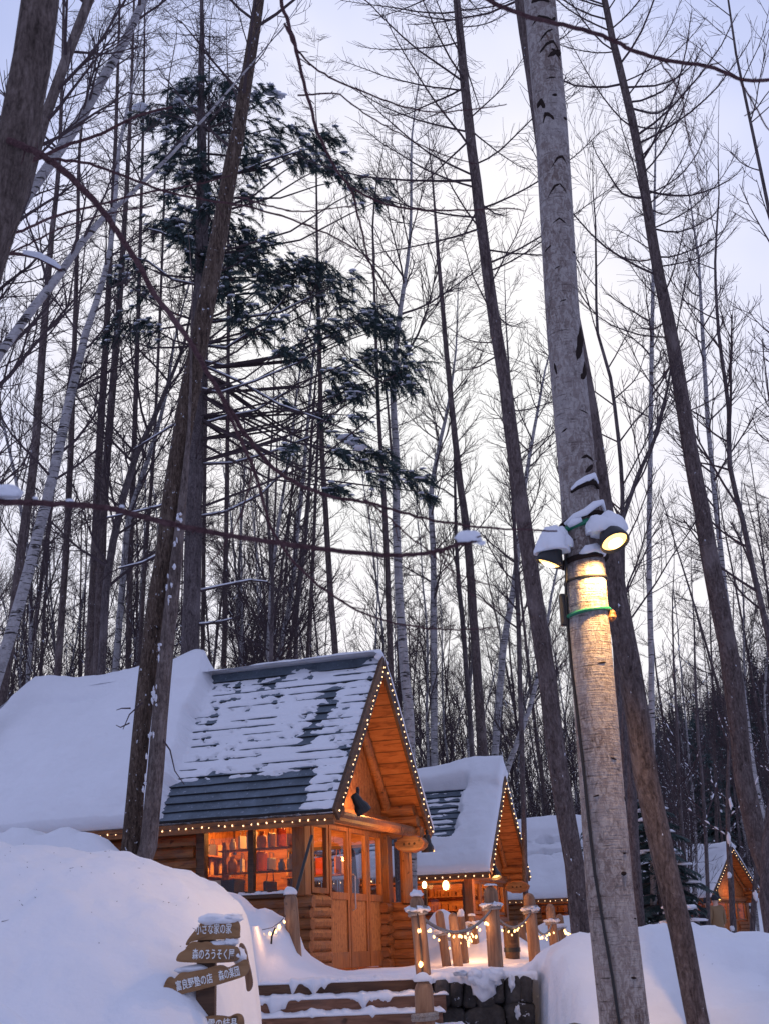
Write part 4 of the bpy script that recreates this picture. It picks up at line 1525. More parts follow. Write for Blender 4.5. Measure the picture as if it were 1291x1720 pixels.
# ------------------------------------------------------------------ trees
def trunk_points(spec, y, rng, top=-260, wob=.0):
    P, R = [], []
    for px, py, w in spec:
        P.append(at(px, py, y)); R.append(w / 2 * mpp(px, py, y))
    # carry on above the picture
    if spec[-1][1] < 30:
        d = (P[-1] - P[-2]).normalized()
        for k in range(3):
            P.append(P[-1] + d * 1.1 + Vector((rng.uniform(-.05, .05), 0, 0))); R.append(R[-1] * .78)
    else:                      # taper to a whippy leader
        d = (P[-1] - P[-2]).normalized()
        r = R[-1]
        n = 5
        for k in range(1, n + 1):
            d = (d + Vector((rng.uniform(-.10, .10), rng.uniform(-.10, .10), .05))).normalized()
            P.append(P[-1] + d * (.35 + 14 * r)); R.append(max(.004, r * (1 - k / (n + .15))))
    # down into the ground
    gz = ground_z(P[0].x, y) - .3
    if P[0].z > gz:
        d = (P[0] - P[1]).normalized()
        d.z = min(d.z, -.6)
        k = (P[0].z - gz) / -d.z
        P.insert(0, P[0] + d * k); R.insert(0, R[0] * 1.06)
    # resample with a slight wobble
    Q, S = [], []
    for i in range(len(P) - 1):
        L = (P[i + 1] - P[i]).length
        n = max(1, int(L / .45))
        for j in range(n):
            t = j / n
            # Catmull-Rom
            p0 = P[max(0, i - 1)]; p1 = P[i]; p2 = P[i + 1]; p3 = P[min(len(P) - 1, i + 2)]
            q = .5 * ((2 * p1) + (p2 - p0) * t + (2 * p0 - 5 * p1 + 4 * p2 - p3) * t * t + (3 * p1 - p0 - 3 * p2 + p3) * t ** 3)
            r = lerp(R[i], R[i + 1], t)
            if wob: q = q + Vector((rng.uniform(-1, 1), rng.uniform(-1, 1), 0)) * wob * r
            Q.append(q); S.append(r)
    Q.append(P[-1]); S.append(R[-1])
    return Q, S

def curve_branch(mb, p, d, L, r0, rng, segs=6, up=.1, wig=.12, r1=.25):
    P = [p]
    d = d.normalized()
    for i in range(segs):
        d = (d + Vector((rng.uniform(-wig, wig), rng.uniform(-wig, wig), up + rng.uniform(-wig, wig)))).normalized()
        P.append(P[-1] + d * (L / segs))
    if r0 > .02: mb.tube(P, [lerp(r0, r0 * r1, i / segs) for i in range(segs + 1)], 5, cap=False)
    else: mb.twig(P, r0, max(.0022, r0 * r1))
    return P

def snow_on(sm, P, r, rng, prob=.5):
    "ridge of snow on the upper side of a branch"
    if sm is None: return
    i = 0
    while i < len(P) - 1:
        if rng.random() < prob and (P[i + 1] - P[i]).normalized().z < .88:
            k = 1
            off = Vector((0, 0, r * .8))
            a = rng.uniform(0, .5); b = rng.uniform(.55, 1)
            d = P[i + 1] - P[i]
            sm.tube([P[i] + d * a + off * .6, P[i] + d * lerp(a, b, .35) + off * 1.2, P[i] + d * lerp(a, b, .7) + off * 1.1, P[i] + d * b + off * .6], [r * .3, r * .95, r * .8, r * .25], 5, cap=False)
        i += 1

def larch_crown(mb, sm, Q, S, rng, z0, lmax, ztop, dens=.32, tw=.004, up=.11, sparse=1.0, twl=.45, snowp=.0, flat=.15, ax=(0, 1)):
    for i in range(len(Q) - 1):
        a, b = Q[i], Q[i + 1]
        if b.z < z0: continue
        n = (b - a).length / dens
        n = int(n) + (1 if rng.random() < n - int(n) else 0)
        for _ in range(n):
            t = rng.random()
            p = a.lerp(b, t)
            h = (p.z - z0) / max(.1, ztop - z0)
            L = lmax * min(1, .35 + 1.8 * h) * (1 - .55 * max(0, h)) * rng.uniform(.55, 1.1)
            if h < .15 and rng.random() < .6: L *= .35
            az = rng.uniform(0, 2 * math.pi)
            d = Vector((math.cos(az), math.sin(az) * .85, rng.uniform(-.25, .3) + flat))
            r = min(S[i] * .35, .006 + .0058 * L)
            P = curve_branch(mb, p, d, L, r, rng, 8, up, .09, .3)
            if snowp: snow_on(sm, P, r, rng, snowp)
            # fine twigs both sides
            k = int(L / .055 * sparse)
            for m in range(k):
                u = .12 + .88 * (m + rng.random()) / k
                fi = u * 8; i0 = min(7, int(fi))
                q = P[i0].lerp(P[i0 + 1], fi - i0)
                dd = (P[i0 + 1] - P[i0]).normalized()
                side = dd.cross(Vector((0, 0, 1)))
                if side.length < .05: side = Vector((1, 0, 0))
                side.normalize()
                if m % 2: side = -side
                l = twl * rng.uniform(.3, 1.0) * (1.15 - .6 * u)
                td = dd * rng.uniform(.5, 1.1) + side * rng.uniform(.4, 1.0) + Vector((0, 0, rng.uniform(-.35, .35)))
                T = curve_branch(mb, q, td, l, tw, rng, 3, .05, .18, .5)
                if l > .25 and rng.random() < .5:
                    curve_branch(mb, T[1], td + Vector((rng.uniform(-.8, .8), rng.uniform(-.5, .5), rng.uniform(-.4, .6))), l * .6, tw * .75, rng, 2, .05, .2, .6)

def bush(mb, sm, p, d, L, r, lvl, rng, tw=.004, up=.05, spread=.75, dens=5.0, snowp=0):
    segs = 5 if lvl else 3
    P = curve_branch(mb, p, d, L, r, rng, segs, up, .13, .35)
    if snowp and r > .006: snow_on(sm, P, r, rng, snowp)
    if lvl == 0: return
    k = max(2, int(L * dens * rng.uniform(.8, 1.2)))
    for m in range(k):
        u = .2 + .8 * (m + rng.random()) / k
        fi = u * segs; i0 = min(segs - 1, int(fi))
        q = P[i0].lerp(P[i0 + 1], fi - i0)
        dd = (P[i0 + 1] - P[i0]).normalized()
        rd = Vector((rng.gauss(0, 1), rng.gauss(0, 1), rng.gauss(0, .6)))
        rd = rd - dd * rd.dot(dd)
        if rd.length < .1: continue
        cd = dd + rd.normalized() * spread * rng.uniform(.6, 1.3)
        bush(mb, sm, q, cd, L * rng.uniform(.35, .6) * (1.1 - .5 * u), max(tw, r * .45), lvl - 1, rng, tw, up, spread, dens * 1.25, snowp)

def leafless_crown(mb, sm, Q, S, rng, z0, lmax, tw=.004, dens=.5, lvl=2, up=.09, spread=.7, rise=.8, bd=4.0, snowp=0):
    ztop = Q[-1].z
    for i in range(len(Q) - 1):
        a, b = Q[i], Q[i + 1]
        if b.z < z0: continue
        n = (b - a).length / dens
        n = int(n) + (1 if rng.random() < n - int(n) else 0)
        for _ in range(n):
            p = a.lerp(b, rng.random())
            h = (p.z - z0) / max(.1, ztop - z0)
            az = rng.uniform(0, 2 * math.pi)
            d = Vector((math.cos(az), math.sin(az), rise * rng.uniform(.6, 1.5)))
            L = lmax * rng.uniform(.5, 1.1) * (1 - .5 * h)
            bush(mb, sm, p, d, L, min(S[i] * .5, .010 + .009 * L), lvl, rng, tw, up, spread, bd, snowp)

def make_tree(name, label, cat, spec, y, m, kind, seed, z0f=.35, lmax=2.0, group=None, wob=.06, n=10, rough=.0, twig=None, **kw):
    rng = random.Random(seed)
    Q, S = trunk_points(spec, y, rng, wob=wob)
    base = Q[0].copy()
    root = empty(name, base, 0, label, cat, group)
    mb = MB()
    mb.tube(Q, S, n, rough=rough)
    mb.build('trunk', m, root, off=base, smooth=True)
    c = MB(); s = MB()
    ztop = Q[-1].z
    if isinstance(z0f, tuple): z0 = at(spec[0][0], z0f[0], y).z
    else: z0 = lerp(Q[0].z, ztop, z0f)
    if kind == 'larch': larch_crown(c, s, Q, S, rng, z0, lmax, max(ztop, z0 + 6), **kw)
    elif kind == 'bare': leafless_crown(c, s, Q, S, rng, z0, lmax, **kw)
    if c.v: c.build('crown', twig or TWIG, root, off=base)
    if s.v: s.build('branch_snow', SNOW_FINE, root, off=base)['kind'] = 'stuff'
    return root, Q, S

LARCHES = 'tall larches standing round the cabins'
# the four big ones on the right
make_tree('larch_tree', 'straight dark larch leaning left, standing between the middle cabin and the big birch', 'tree',
          [(976, 1585, 35), (963, 1452, 34), (939, 1303, 33), (920, 1154, 32), (909, 1081, 31), (887, 932, 28), (866, 790, 25), (848, 650, 22), (832, 555, 21), (811, 403, 19), (786, 202, 17), (769, 30, 13), (764, -20, 12)], 15.0, BARK_LARCH, 'larch', 1, z0f=(720,), lmax=2.9, rough=.08, sparse=1.1, tw=.0035, up=.06, dens=.15, flat=.05)
make_tree('larch_tree', 'reddish brown larch passing close behind the big birch with the lamps', 'tree',
          [(1174, 1735, 39), (1167, 1694, 39), (1142, 1564, 40), (1117, 1452, 41), (1083, 1303, 41), (1056, 1118, 41), (1034, 1006, 40), (1010, 850, 38), (985, 690, 36), (955, 520, 34), (925, 320, 30), (893, 120, 26), (872, -10, 22)], 10.55, BARK_LARCH, 'larch', 2, z0f=(330,), lmax=1.9, rough=.09, tw=.0035)
make_tree('larch_tree', 'tall larch at the right with long upswept bare branches near its top', 'tree',
          [(1315, 1560, 36), (1294, 1480, 35), (1273, 1415, 34), (1248, 1303, 33), (1233, 1155, 33), (1205, 1006, 32), (1178, 858, 28), (1150, 709, 25), (1131, 590, 23), (1098, 420, 18), (1069, 242, 15), (1028, 66, 12), (1010, -20, 10)], 17.0, BARK_LARCH, 'larch', 3, z0f=(700,), lmax=3.7, rough=.08, up=.15, dens=.15, tw=.0035, sparse=1.1)
make_tree('bare_tree', 'dark trunk cut by the right picture edge beside the small distant cabin', 'tree',
          [(1313, 1620, 44), (1298, 1508, 46), (1300, 1415, 44), (1313, 1350, 40), (1335, 1180, 36), (1360, 950, 30)], 15.5, BARK_FAR, 'bare', 4, z0f=.3, lmax=1.2)
make_tree('larch_tree', 'dark trunk rising from the bank right behind the big birch base', 'tree',
          [(1072, 1585, 27), (1066, 1500, 26), (1056, 1330, 24), (1044, 1180, 20), (1028, 1000, 17), (1006, 850, 13), (984, 700, 9), (962, 560, 5)], 21.0, BARK_FAR, 'none', 5)

# the big birch with lamps
BIRCH_Y = 9.6
BSPEC = [(1050, 1745, 84), (1045, 1700, 82), (1023, 1500, 79), (1008, 1300, 73), (992, 1100, 70), (981, 950, 68), (972, 820, 64), (960, 700, 62), (946, 560, 58), (942, 500, 56), (931, 300, 55), (924, 200, 54), (905, 0, 53), (898, -60, 52)]
birch_root, BQ, BS = make_tree('birch_tree', 'thick pale birch in front with snowy lamps strapped to its trunk', 'tree', BSPEC, BIRCH_Y, BIRCH_MAIN, 'none', 6, n=28, rough=.035, wob=.02)
bb = birch_root.location.copy()
def on_trunk(py, ang, out=0.0):
    "point on the big birch's surface at photo row py; ang 0 faces the camera, + to the right"
    best = min(range(len(BQ) - 1), key=lambda i: abs(proj(BQ[i])[1] - py))
    i = best
    y0 = proj(BQ[i])[1]
    j = i + 1 if y0 > py else i - 1
    j = max(0, min(len(BQ) - 1, j))
    y1 = proj(BQ[j])[1]
    t = 0 if abs(y1 - y0) < 1e-6 else (py - y0) / (y1 - y0)
    c = BQ[i].lerp(BQ[j], t); r = lerp(BS[i], BS[j], t)
    return c + Vector((math.sin(ang), -math.cos(ang), 0)) * (r + out)
def scar(pts, r, name='bark_scar'):
    r = r * 1.35
    mb = MB()
    P = []
    for i in range(len(pts) - 1):
        (y0, a0), (y1, a1) = pts[i], pts[i + 1]
        for j in range(5):
            P.append(on_trunk(lerp(y0, y1, j / 5), lerp(a0, a1, j / 5), -r * .45))
    P.append(on_trunk(pts[-1][0], pts[-1][1], -r * .45))
    k = len(P)
    mb.tube(P, [r * (.25 + .75 * math.sin(math.pi * (i + .3) / (k + .2))) * (1 + .35 * noise.noise(P[i] * 23)) for i in range(k)], 7)
    mb.build(name, BARK_BLACK, birch_root, off=bb)
for pts, r in (([(20, -.9), (14, -.2), (22, .5)], .030), ([(190, -1.1), (182, -.7), (196, -.5)], .024), ([(98, .2), (104, .7), (96, 1.1)], .026), ([(58, -1.0), (46, -.3), (52, .5), (40, 1.0)], .020), ([(88, -.5), (72, .1), (66, .5)], .010), ([(108, -.6), (92, 0), (86, .45), (98, .9)], .014),
               ([(116, -.1), (104, .5), (112, 1.0)], .018), ([(150, -.3), (147, .4)], .008), ([(178, .0), (176, .35)], .014), ([(222, -.7), (205, -.45), (212, -.1), (221, .1)], .017),
               ([(212, .7), (208, 1.2)], .014), ([(300, -.4), (282, .1), (278, .4), (289, .8)], .010), ([(346, -.7), (328, -.15), (325, .15), (338, .6)], .010), ([(392, -.6), (382, .0), (392, .5)], .009),
               ([(430, -1.2), (424, -.6)], .012), ([(434, .8), (432, 1.2)], .010), ([(465, -.5), (461, -.1)], .006), ([(640, -.8), (618, -.95)], .012), ([(628, .3), (600, .7), (575, .95), (550, 1.15)], .030), ([(650, .5), (640, .9), (612, 1.2)], .024),
               ([(785, -.1), (777, .4), (783, .9)], .012), ([(806, .2), (798, .5), (790, .8)], .014), ([(1122, .1), (1119, .6)], .007), ([(1277, .2), (1281, .7)], .008), ([(1471, .35), (1470, .7)], .014), ([(1438, .5), (1437, .8)], .008), ([(1643, .3), (1644, .6)], .008), ([(1342, -.6), (1340, -.3)], .006), ([(1340, 1.1), (1350, 1.25)], .010), ([(1545, .9), (1546, 1.15)], .006),
               ([(520, -.3), (517, .1)], .005), ([(700, .2), (704, .8)], .006), ([(735, -.9), (730, -.5)], .006)):
    scar(pts, r)

def band(py0, py1, r, m, name, label, cat, flat=1.0, a0=-math.pi, a1=math.pi):
    P = []
    for i in range(33):
        a = lerp(a0, a1, i / 32)
        P.append(on_trunk(lerp(py0, py1, .5 + .5 * math.sin(a)), a, r * .6))
    mb = MB(); mb.tube(P, [r] * 33, 8)
    o = mb.build(name, m, None, off=P[0], loc=P[0])
    return tag(o, label, cat)
band(1038, 1028, .016, STRAP_GREEN, 'strap', 'green strap tight round the birch below the lamps', 'strap')
band(980, 974, .010, RUBBER, 'strap', 'thin dark band round the lamplit part of the birch', 'strap')
band(948, 938, .024, BARK_BLACK, 'strap', 'dark bracket band round the birch just under the lamps', 'strap')
# wooden stub opposite the clip
p = on_trunk(1040, 1.25, .02)
mb = MB(); mb.blob(p, (.035, .03, .045), 3, 10, 7, .4)
tag(mb.build('strap_buckle', WOOD_LOG, None, off=p, loc=p), 'small lit wooden block at the right end of the green strap', 'buckle')
# power cable down the left side with its black box
P = [on_trunk(y_, a_, o_) for y_, a_, o_ in ((905, -.9, .02), (950, -.98, .03), (1000, -1.25, .02), (1060, -1.38, .014), (1120, -1.3, .012), (1200, -1.12, .012), (1290, -.95, .012), (1380, -.85, .012), (1470, -.72, .012), (1560, -.55, .012), (1640, -.42, .012), (1720, -.34, .012), (1790, -.3, .012))]
mb = MB(); mb.tube(P, [.011] * len(P), 8)
tag(mb.build('power_cable', RUBBER, None, off=P[0], loc=P[0]), 'black power cable running down the left side of the birch', 'cable')
p = on_trunk(1025, -1.5, .035)
mb = MB(); mb.box((0, 0, 0), (.05, .06, .26), bev=.012)
tag(mb.build('junction_box', BLACK, None, loc=p), 'narrow black box strapped on the left edge of the birch', 'junction box')

# the two snow-capped lamps
def tree_lamp(face, aim, ctr, s, label, power, aimw, snow, cone=120):
    d = Vector(aim).normalized()
    root = empty('tree_lamp', ctr, 0, label, 'lamp')
    q = d.to_track_quat('Z', 'Y').to_matrix()
    mb = MB()
    mb.lathe([(0, -.08 * s), (.05 * s, -.078 * s), (.075 * s, -.05 * s), (.09 * s, .0 * s), (.118 * s, .06 * s), (.135 * s, .11 * s), (.138 * s, .14 * s), (.122 * s, .14 * s), (.11 * s, .08 * s), (.06 * s, .02 * s), (0, .01 * s)], (0, 0, 0), 24, q)
    mb.build('housing', BLACK, root, smooth=True)
    mb = MB()
    mb.lathe([(.118 * s, .115 * s), (.09 * s, .135 * s), (.05 * s, .146 * s), (0, .15 * s)], (0, 0, 0), 24, q)
    ln_ = mb.build('lens', LENS, root, smooth=True)
    mb = MB()
    mb.lathe([(.066 * s, .146 * s), (.04 * s, .156 * s), (0, .158 * s)], (0, 0, 0), 20, q)
    mb.build('glowing_core', LENS_CORE, ln_, smooth=True)
    mb = MB()
    for c, r in snow:
        mb.blob(Vector(c) * s, tuple(x * s for x in r), 9 + c[0] * 40, 22, 16, .38, -.18)
    mb.build('snow_cap', SNOW_FINE, root, smooth=True)
    mb = MB()
    a = Vector(face) - ctr
    mb.tube([a, a * .5 + Vector((0, 0, .03)), d * (-.14 * s)], [.018, .018, .018], 8)
    mb.build('bracket', BLACK, root)
    lamp('tree_lamp_light', d * (.17 * s), power, (1.0, .57, .20), .07, 'SPOT', aimw, cone, .8, root)
    return root
c1 = at(1022, 893, BIRCH_Y - .26)
tree_lamp(on_trunk(880, .9, .0), (.24, -.40, -.88), c1, .88, 'right lit lamp under a dome of snow on the big birch', 330, (-.34, .26, -.9), [((-.02, .03, .015), (.158, .15, .17)), ((-.10, .07, .03), (.10, .10, .13))], 92)
c2 = at(928, 925, BIRCH_Y - .16)
tree_lamp(on_trunk(905, -1.1, .0), (-.36, .12, -.90), c2, .82, 'left lamp facing down with a tall lump of snow on the big birch', 90, (-.55, -.1, -.9), [((.0, .0, .02), (.155, .15, .19)), ((.07, .02, .06), (.11, .12, .17))])
# bark shelf with snow above the lamps, cloth strap with snow
def ledge(pts, r, m, name, lift=0.0, squash=1.0):
    mb = MB()
    P = [on_trunk(y_, a_, o_) + Vector((0, 0, lift)) for y_, a_, o_ in pts]
    k = len(P)
    mb.tube(P, [r * (.35 + .65 * math.sin(math.pi * (i + .4) / (k - .2))) for i in range(k)], 9)
    mb.build(name, m, birch_root, off=bb, smooth=True)
ledge([(836, -.6, .005), (830, -.2, .02), (825, .2, .035), (822, .6, .03), (828, 1.0, .01)], .020, BARK_BLACK, 'bark_ledge')
ledge([(832, -.55, .005), (825, -.2, .02), (818, .2, .035), (811, .55, .03), (820, .9, .01)], .030, SNOW_FINE, 'ledge_snow')
ledge([(942, -.3, .01), (935, .0, .03), (932, .35, .035), (940, .9, .02)], .040, SNOW_FINE, 'ledge_snow')
band(897, 880, .024, STRAP_GREEN, 'strap', 'knotted green cloth strap holding the lamps to the birch', 'strap')
band(885, 868, .020, BARK_BLACK, 'strap', 'dark cord above the green cloth strap', 'strap')
ledge([(888, -.9, .035), (880, -.4, .05), (875, .0, .05), (862, .4, .05), (855, .8, .05), (866, 1.1, .04)], .030, SNOW_FINE, 'ledge_snow')
ledge([(893, -.7, .04), (889, -.45, .05), (886, -.15, .04)], .030, SNOW_FINE, 'ledge_snow')

# ---- leaning rough double trunk in front of the large cabin
dt, _, _ = make_tree('rough_barked_tree', 'rough split trunk leaning right in front of the snowy roof of the large cabin', 'tree',
          [(216, 1450, 32), (222, 1410, 31), (246, 1150, 30), (266, 1000, 32), (296, 800, 34), (330, 600, 32), (362, 430, 30), (398, 230, 24), (420, 100, 20), (438, -20, 18)], 14.6, BARK_ROUGH, 'bare', 21, z0f=(330,), lmax=2.2, rough=.16, n=14, dens=.5, rise=.5)
Q2, S2 = trunk_points([(240, 1450, 29), (250, 1420, 28), (274, 1150, 26), (290, 1000, 23), (306, 850, 15), (318, 720, 6)], 14.45, random.Random(3))
mb = MB(); mb.tube(Q2, S2, 12, rough=.12)
mb.build('trunk', BARK_GREY, dt, off=dt.location, smooth=True)
mb = MB()
rsn = random.Random(9)
for i in range(34):
    py = rsn.uniform(860, 1390)
    px = interp([(850, 305), (1000, 281), (1150, 262), (1400, 237)], py) + rsn.uniform(-4, 5)
    p = at(px, py, 14.30)
    mb.blob(p, (rsn.uniform(.006, .02), .03, rsn.uniform(.012, .045)), i, 10, 8, .9)
mb.build('bark_snow', SNOW_FINE, dt, off=dt.location, smooth=True)['kind'] = 'stuff'
mb = MB()
for (a, b, c, d) in (((240, 1180), (218, 1200), (207, 1225), 0), ((220, 1190), (205, 1190), (196, 1193), 0), ((272, 1240), (286, 1260), (294, 1295), (310, 1318)), ((218, 1215), (203, 1222), (195, 1218), 0)):
    P = [at(q[0], q[1], 14.4) for q in (a, b, c, d) if q]
    mb.twig(P, .012, .005)
mb.build('twigs', TWIG, dt, off=dt.location)

# ---- spruce with snow-laden sprays
rsp = random.Random(50)
SPY = 22.0
sp_root, SQ, SS = make_tree('spruce_tree', 'dark spruce with drooping snow dusted needle sprays behind the large cabin roof', 'tree',
          [(318, 1150, 31), (325, 900, 29), (330, 700, 26), (337, 500, 24), (340, 300, 18), (338, 150, 12), (340, 60, 8), (338, -60, 5)], SPY, BARK_FAR, 'none', 22, n=12)
sb_ = sp_root.location.copy()
CL = [(345, 140, 38, 1), (310, 155, 30, 1), (238, 185, 26, 2), (270, 210, 26, 2), (300, 180, 32, 1), (390, 150, 34, 1), (448, 165, 30, 1), (480, 210, 34, 1), (528, 232, 30, 1), (545, 275, 34, 1), (505, 265, 30, 1), (575, 298, 28, 1), (612, 308, 26, 1), (640, 332, 18, 1), (310, 230, 34, 1), (335, 265, 36, 0), (400, 215, 40, 0), (425, 262, 34, 0), (365, 190, 36, 0), (285, 255, 26, 2), (468, 245, 30, 1),
      (270, 378, 24, 2), (300, 365, 22, 2), (420, 385, 26, 1), (442, 410, 24, 1), (350, 340, 34, 0), (340, 400, 30, 0), (365, 300, 30, 0), (225, 440, 26, 2), (252, 478, 24, 2), (205, 470, 22, 2), (215, 540, 34, 2), (258, 552, 26, 2), (190, 560, 22, 2),
      (378, 480, 38, 0), (418, 500, 36, 1), (452, 460, 36, 1), (500, 440, 34, 1), (545, 445, 34, 1), (575, 465, 26, 1), (470, 500, 34, 1), (520, 488, 34, 1), (562, 500, 30, 1), (592, 535, 32, 1), (622, 530, 28, 1), (645, 545, 30, 1), (652, 590, 40, 1), (682, 612, 28, 1), (692, 648, 20, 1), (625, 590, 30, 1), (558, 548, 32, 1), (528, 565, 30, 1), (430, 562, 30, 1), (455, 540, 26, 1), (498, 600, 26, 1), (560, 615, 30, 1), (590, 640, 26, 1), (602, 660, 20, 1), (480, 585, 22, 1),
      (578, 728, 34, 1), (620, 762, 38, 1), (652, 795, 36, 1), (690, 802, 28, 1), (712, 828, 20, 1), (590, 765, 26, 1), (570, 820, 20, 1), (488, 752, 20, 1), (484, 682, 16, 1), (560, 660, 18, 1), (540, 700, 16, 1), (600, 700, 18, 1), (440, 440, 30, 1), (395, 430, 30, 0), (405, 540, 26, 0)]
nd = MB(); sn_ = MB(); br_ = MB()
def spray(p, d, L, rng):
    segs = 5
    P = [p]
    d = d.normalized()
    for i in range(segs):
        d = (d + Vector((rng.uniform(-.12, .12), rng.uniform(-.12, .12), -.17 + rng.uniform(-.10, .10)))).normalized()
        P.append(P[-1] + d * L / segs)
    br_.twig(P, .008, .003)
    n = int(L / .0065)
    for k in range(n):
        u = (k + rng.random()) / n
        fi = u * segs; i0 = min(segs - 1, int(fi))
        q = P[i0].lerp(P[i0 + 1], fi - i0)
        dd = (P[i0 + 1] - P[i0]).normalized()
        side = Vector((rng.gauss(0, 1), rng.gauss(0, 1), rng.gauss(-.35, .7)))
        side = side - dd * side.dot(dd)
        if side.length < .1: continue
        side.normalize()
        ln = rng.uniform(.07, .15) * (1.1 - .5 * u)
        tip = q + dd * ln * .8 + side * ln * .8
        w = dd.cross(side) * .0075
        b = len(nd.v)
        nd.v += [tuple(q + w), tuple(q - w), tuple(tip - w * .4), tuple(tip + w * .4)]
        nd.face(b, b + 1, b + 2, b + 3)
    return P
CL = CL + [(x + rsp.uniform(-.9, .9) * r, y + rsp.uniform(-.5, .9) * r, r * .8, m_) for x, y, r, m_ in CL if rsp.random() < .30] + [(rsp.uniform(295, 425), rsp.uniform(270, 500), 26, 0) for _ in range(16)]
for (cx, cy, cr_, mode) in CL:
    yy = SPY + rsp.uniform(-1.0, 1.0)
    c = at(cx, cy, yy)
    k = mpp(cx, cy, yy)
    tz = c.z + cr_ * k * .3
    tr = min(SQ, key=lambda q: abs(q.z - (tz - (.42 if cy < 690 else -.45) * abs(c.x - q.x) * rsp.uniform(.7, 1.2))))
    out = Vector((c.x - tr.x, (yy - SPY), 0))
    if out.length < .2: out = Vector((rsp.uniform(-1, 1), rsp.uniform(-1, 1), 0))
    o1 = out.normalized()
    # limb from the trunk to the cluster
    mid = tr.lerp(c, .55) + Vector((0, 0, -.10 * out.length))
    P = [tr, tr.lerp(mid, .5) + Vector((0, 0, -.02)), mid, mid.lerp(c, .6), c + o1 * cr_ * k * .5]
    if out.length > .5: br_.tube(P, [.028, .024, .019, .014, .006], 5, cap=False)
    ns = int(6 + cr_ * .30)
    for j in range(ns):
        t = rsp.uniform(-.9, .6)
        p = c + o1 * (cr_ * k * t) + Vector((rsp.gauss(0, .28), rsp.gauss(0, .35), rsp.gauss(0, .26))) * (cr_ * k)
        d = o1 * rsp.uniform(.4, 1.0) + Vector((rsp.uniform(-.7, .7), rsp.uniform(-.6, .6), rsp.uniform(-.75, .15)))
        S_p = spray(p, d, cr_ * k * rsp.uniform(.7, 1.6), rsp)
        if rsp.random() < .6:
            q = S_p[rsp.randint(1, 3)]
            sn_.blob(q + Vector((0, 0, .03)), (rsp.uniform(.03, .10), .05, rsp.uniform(.010, .024)), j + cx, 8, 5, .5, -.4)
for (cx, cy, rx) in ((238, 180, .17), (300, 172, .12), (455, 154, .16), (470, 160, .12), (300, 205, .12), (580, 735, .14), (592, 742, .13), (605, 752, .13), (520, 275, .12), (430, 160, .10)):
    c = at(cx, cy, SPY - .3)
    sn_.blob(c, (rx, .12, .045), cx, 14, 8, .8, -.5)
# bare lower limbs with snow on them
for (a, b, c, d, e) in (((332, 610), (400, 640), (470, 680), (540, 705), (640, 745)), ((332, 605), (380, 615), (440, 608), (500, 580), (560, 520)), ((335, 545), (400, 535), (470, 525), (520, 500), (540, 460)),
                        ((338, 580), (380, 585), (440, 545), (480, 500), (510, 450)), ((328, 780), (390, 778), (450, 762), (520, 735), (580, 700)), ((330, 715), (380, 700), (430, 690), (480, 660), (520, 620)), ((326, 650), (370, 660), (430, 640), (500, 610), (560, 570)),
                        ((322, 870), (380, 860), (440, 830), (480, 790), (510, 760)), ((325, 995), (370, 985), (420, 975), (450, 978), (480, 1000)), ((320, 1050), (345, 1048), (370, 1045), (390, 1040), (400, 1038)),
                        ((326, 820), (270, 850), (220, 862), (180, 870), (140, 880)), ((322, 900), (280, 925), (240, 945), (200, 955), (180, 965)), ((330, 700), (290, 715), (250, 740), (225, 755), (215, 760)),
                        ((338, 480), (290, 470), (250, 440), (215, 430), (190, 440)), ((338, 420), (290, 400), (270, 390), (250, 385), (230, 390)), ((340, 300), (400, 290), (450, 270), (520, 250), (590, 280))):
    yb = SPY + rsp.uniform(-.8, .4)
    P = [at(q[0], q[1], lerp(SPY, yb, i / 4)) for i, q in enumerate((a, b, c, d, e))]
    br_.tube(P, [.027, .023, .019, .014, .007], 6, cap=False)
    sn_.tube([p + Vector((0, -.005, .019)) for p in P[:4]], [.023, .021, .018, .010], 5)
    for j in range(26):
        u = rsp.uniform(.15, 1); fi = u * 4; i0 = min(3, int(fi))
        q = P[i0].lerp(P[i0 + 1], fi - i0)
        dd = (P[i0 + 1] - P[i0]).normalized()
        curve_branch(br_, q, dd + Vector((rsp.uniform(-.6, .6), rsp.uniform(-.8, .8), rsp.uniform(-.9, .6))), rsp.uniform(.2, .8), .007, rsp, 4, -.04, .2, .4)
for j in range(260):   # dead twigs round the upper trunk
    i = rsp.randint(int(len(SQ) * .35), len(SQ) - 2)
    az = rsp.uniform(0, 6.28)
    P = curve_branch(br_, SQ[i], Vector((math.cos(az), math.sin(az), rsp.uniform(-.3, .3))), rsp.uniform(.4, 1.7), .010, rsp, 6, .02, .16, .3)
    for q in P[2:]:
        for _ in range(2):
            curve_branch(br_, q, Vector((rsp.uniform(-1, 1), rsp.uniform(-1, 1), rsp.uniform(-.6, .4))), rsp.uniform(.15, .45), .005, rsp, 3, 0, .2, .5)
nd.build('needles', NEEDLE, sp_root, off=sb_)
br_.build('branches', TWIG, sp_root, off=sb_)
sn_.build('branch_snow', SNOW_FINE, sp_root, off=sb_, smooth=True)['kind'] = 'stuff'

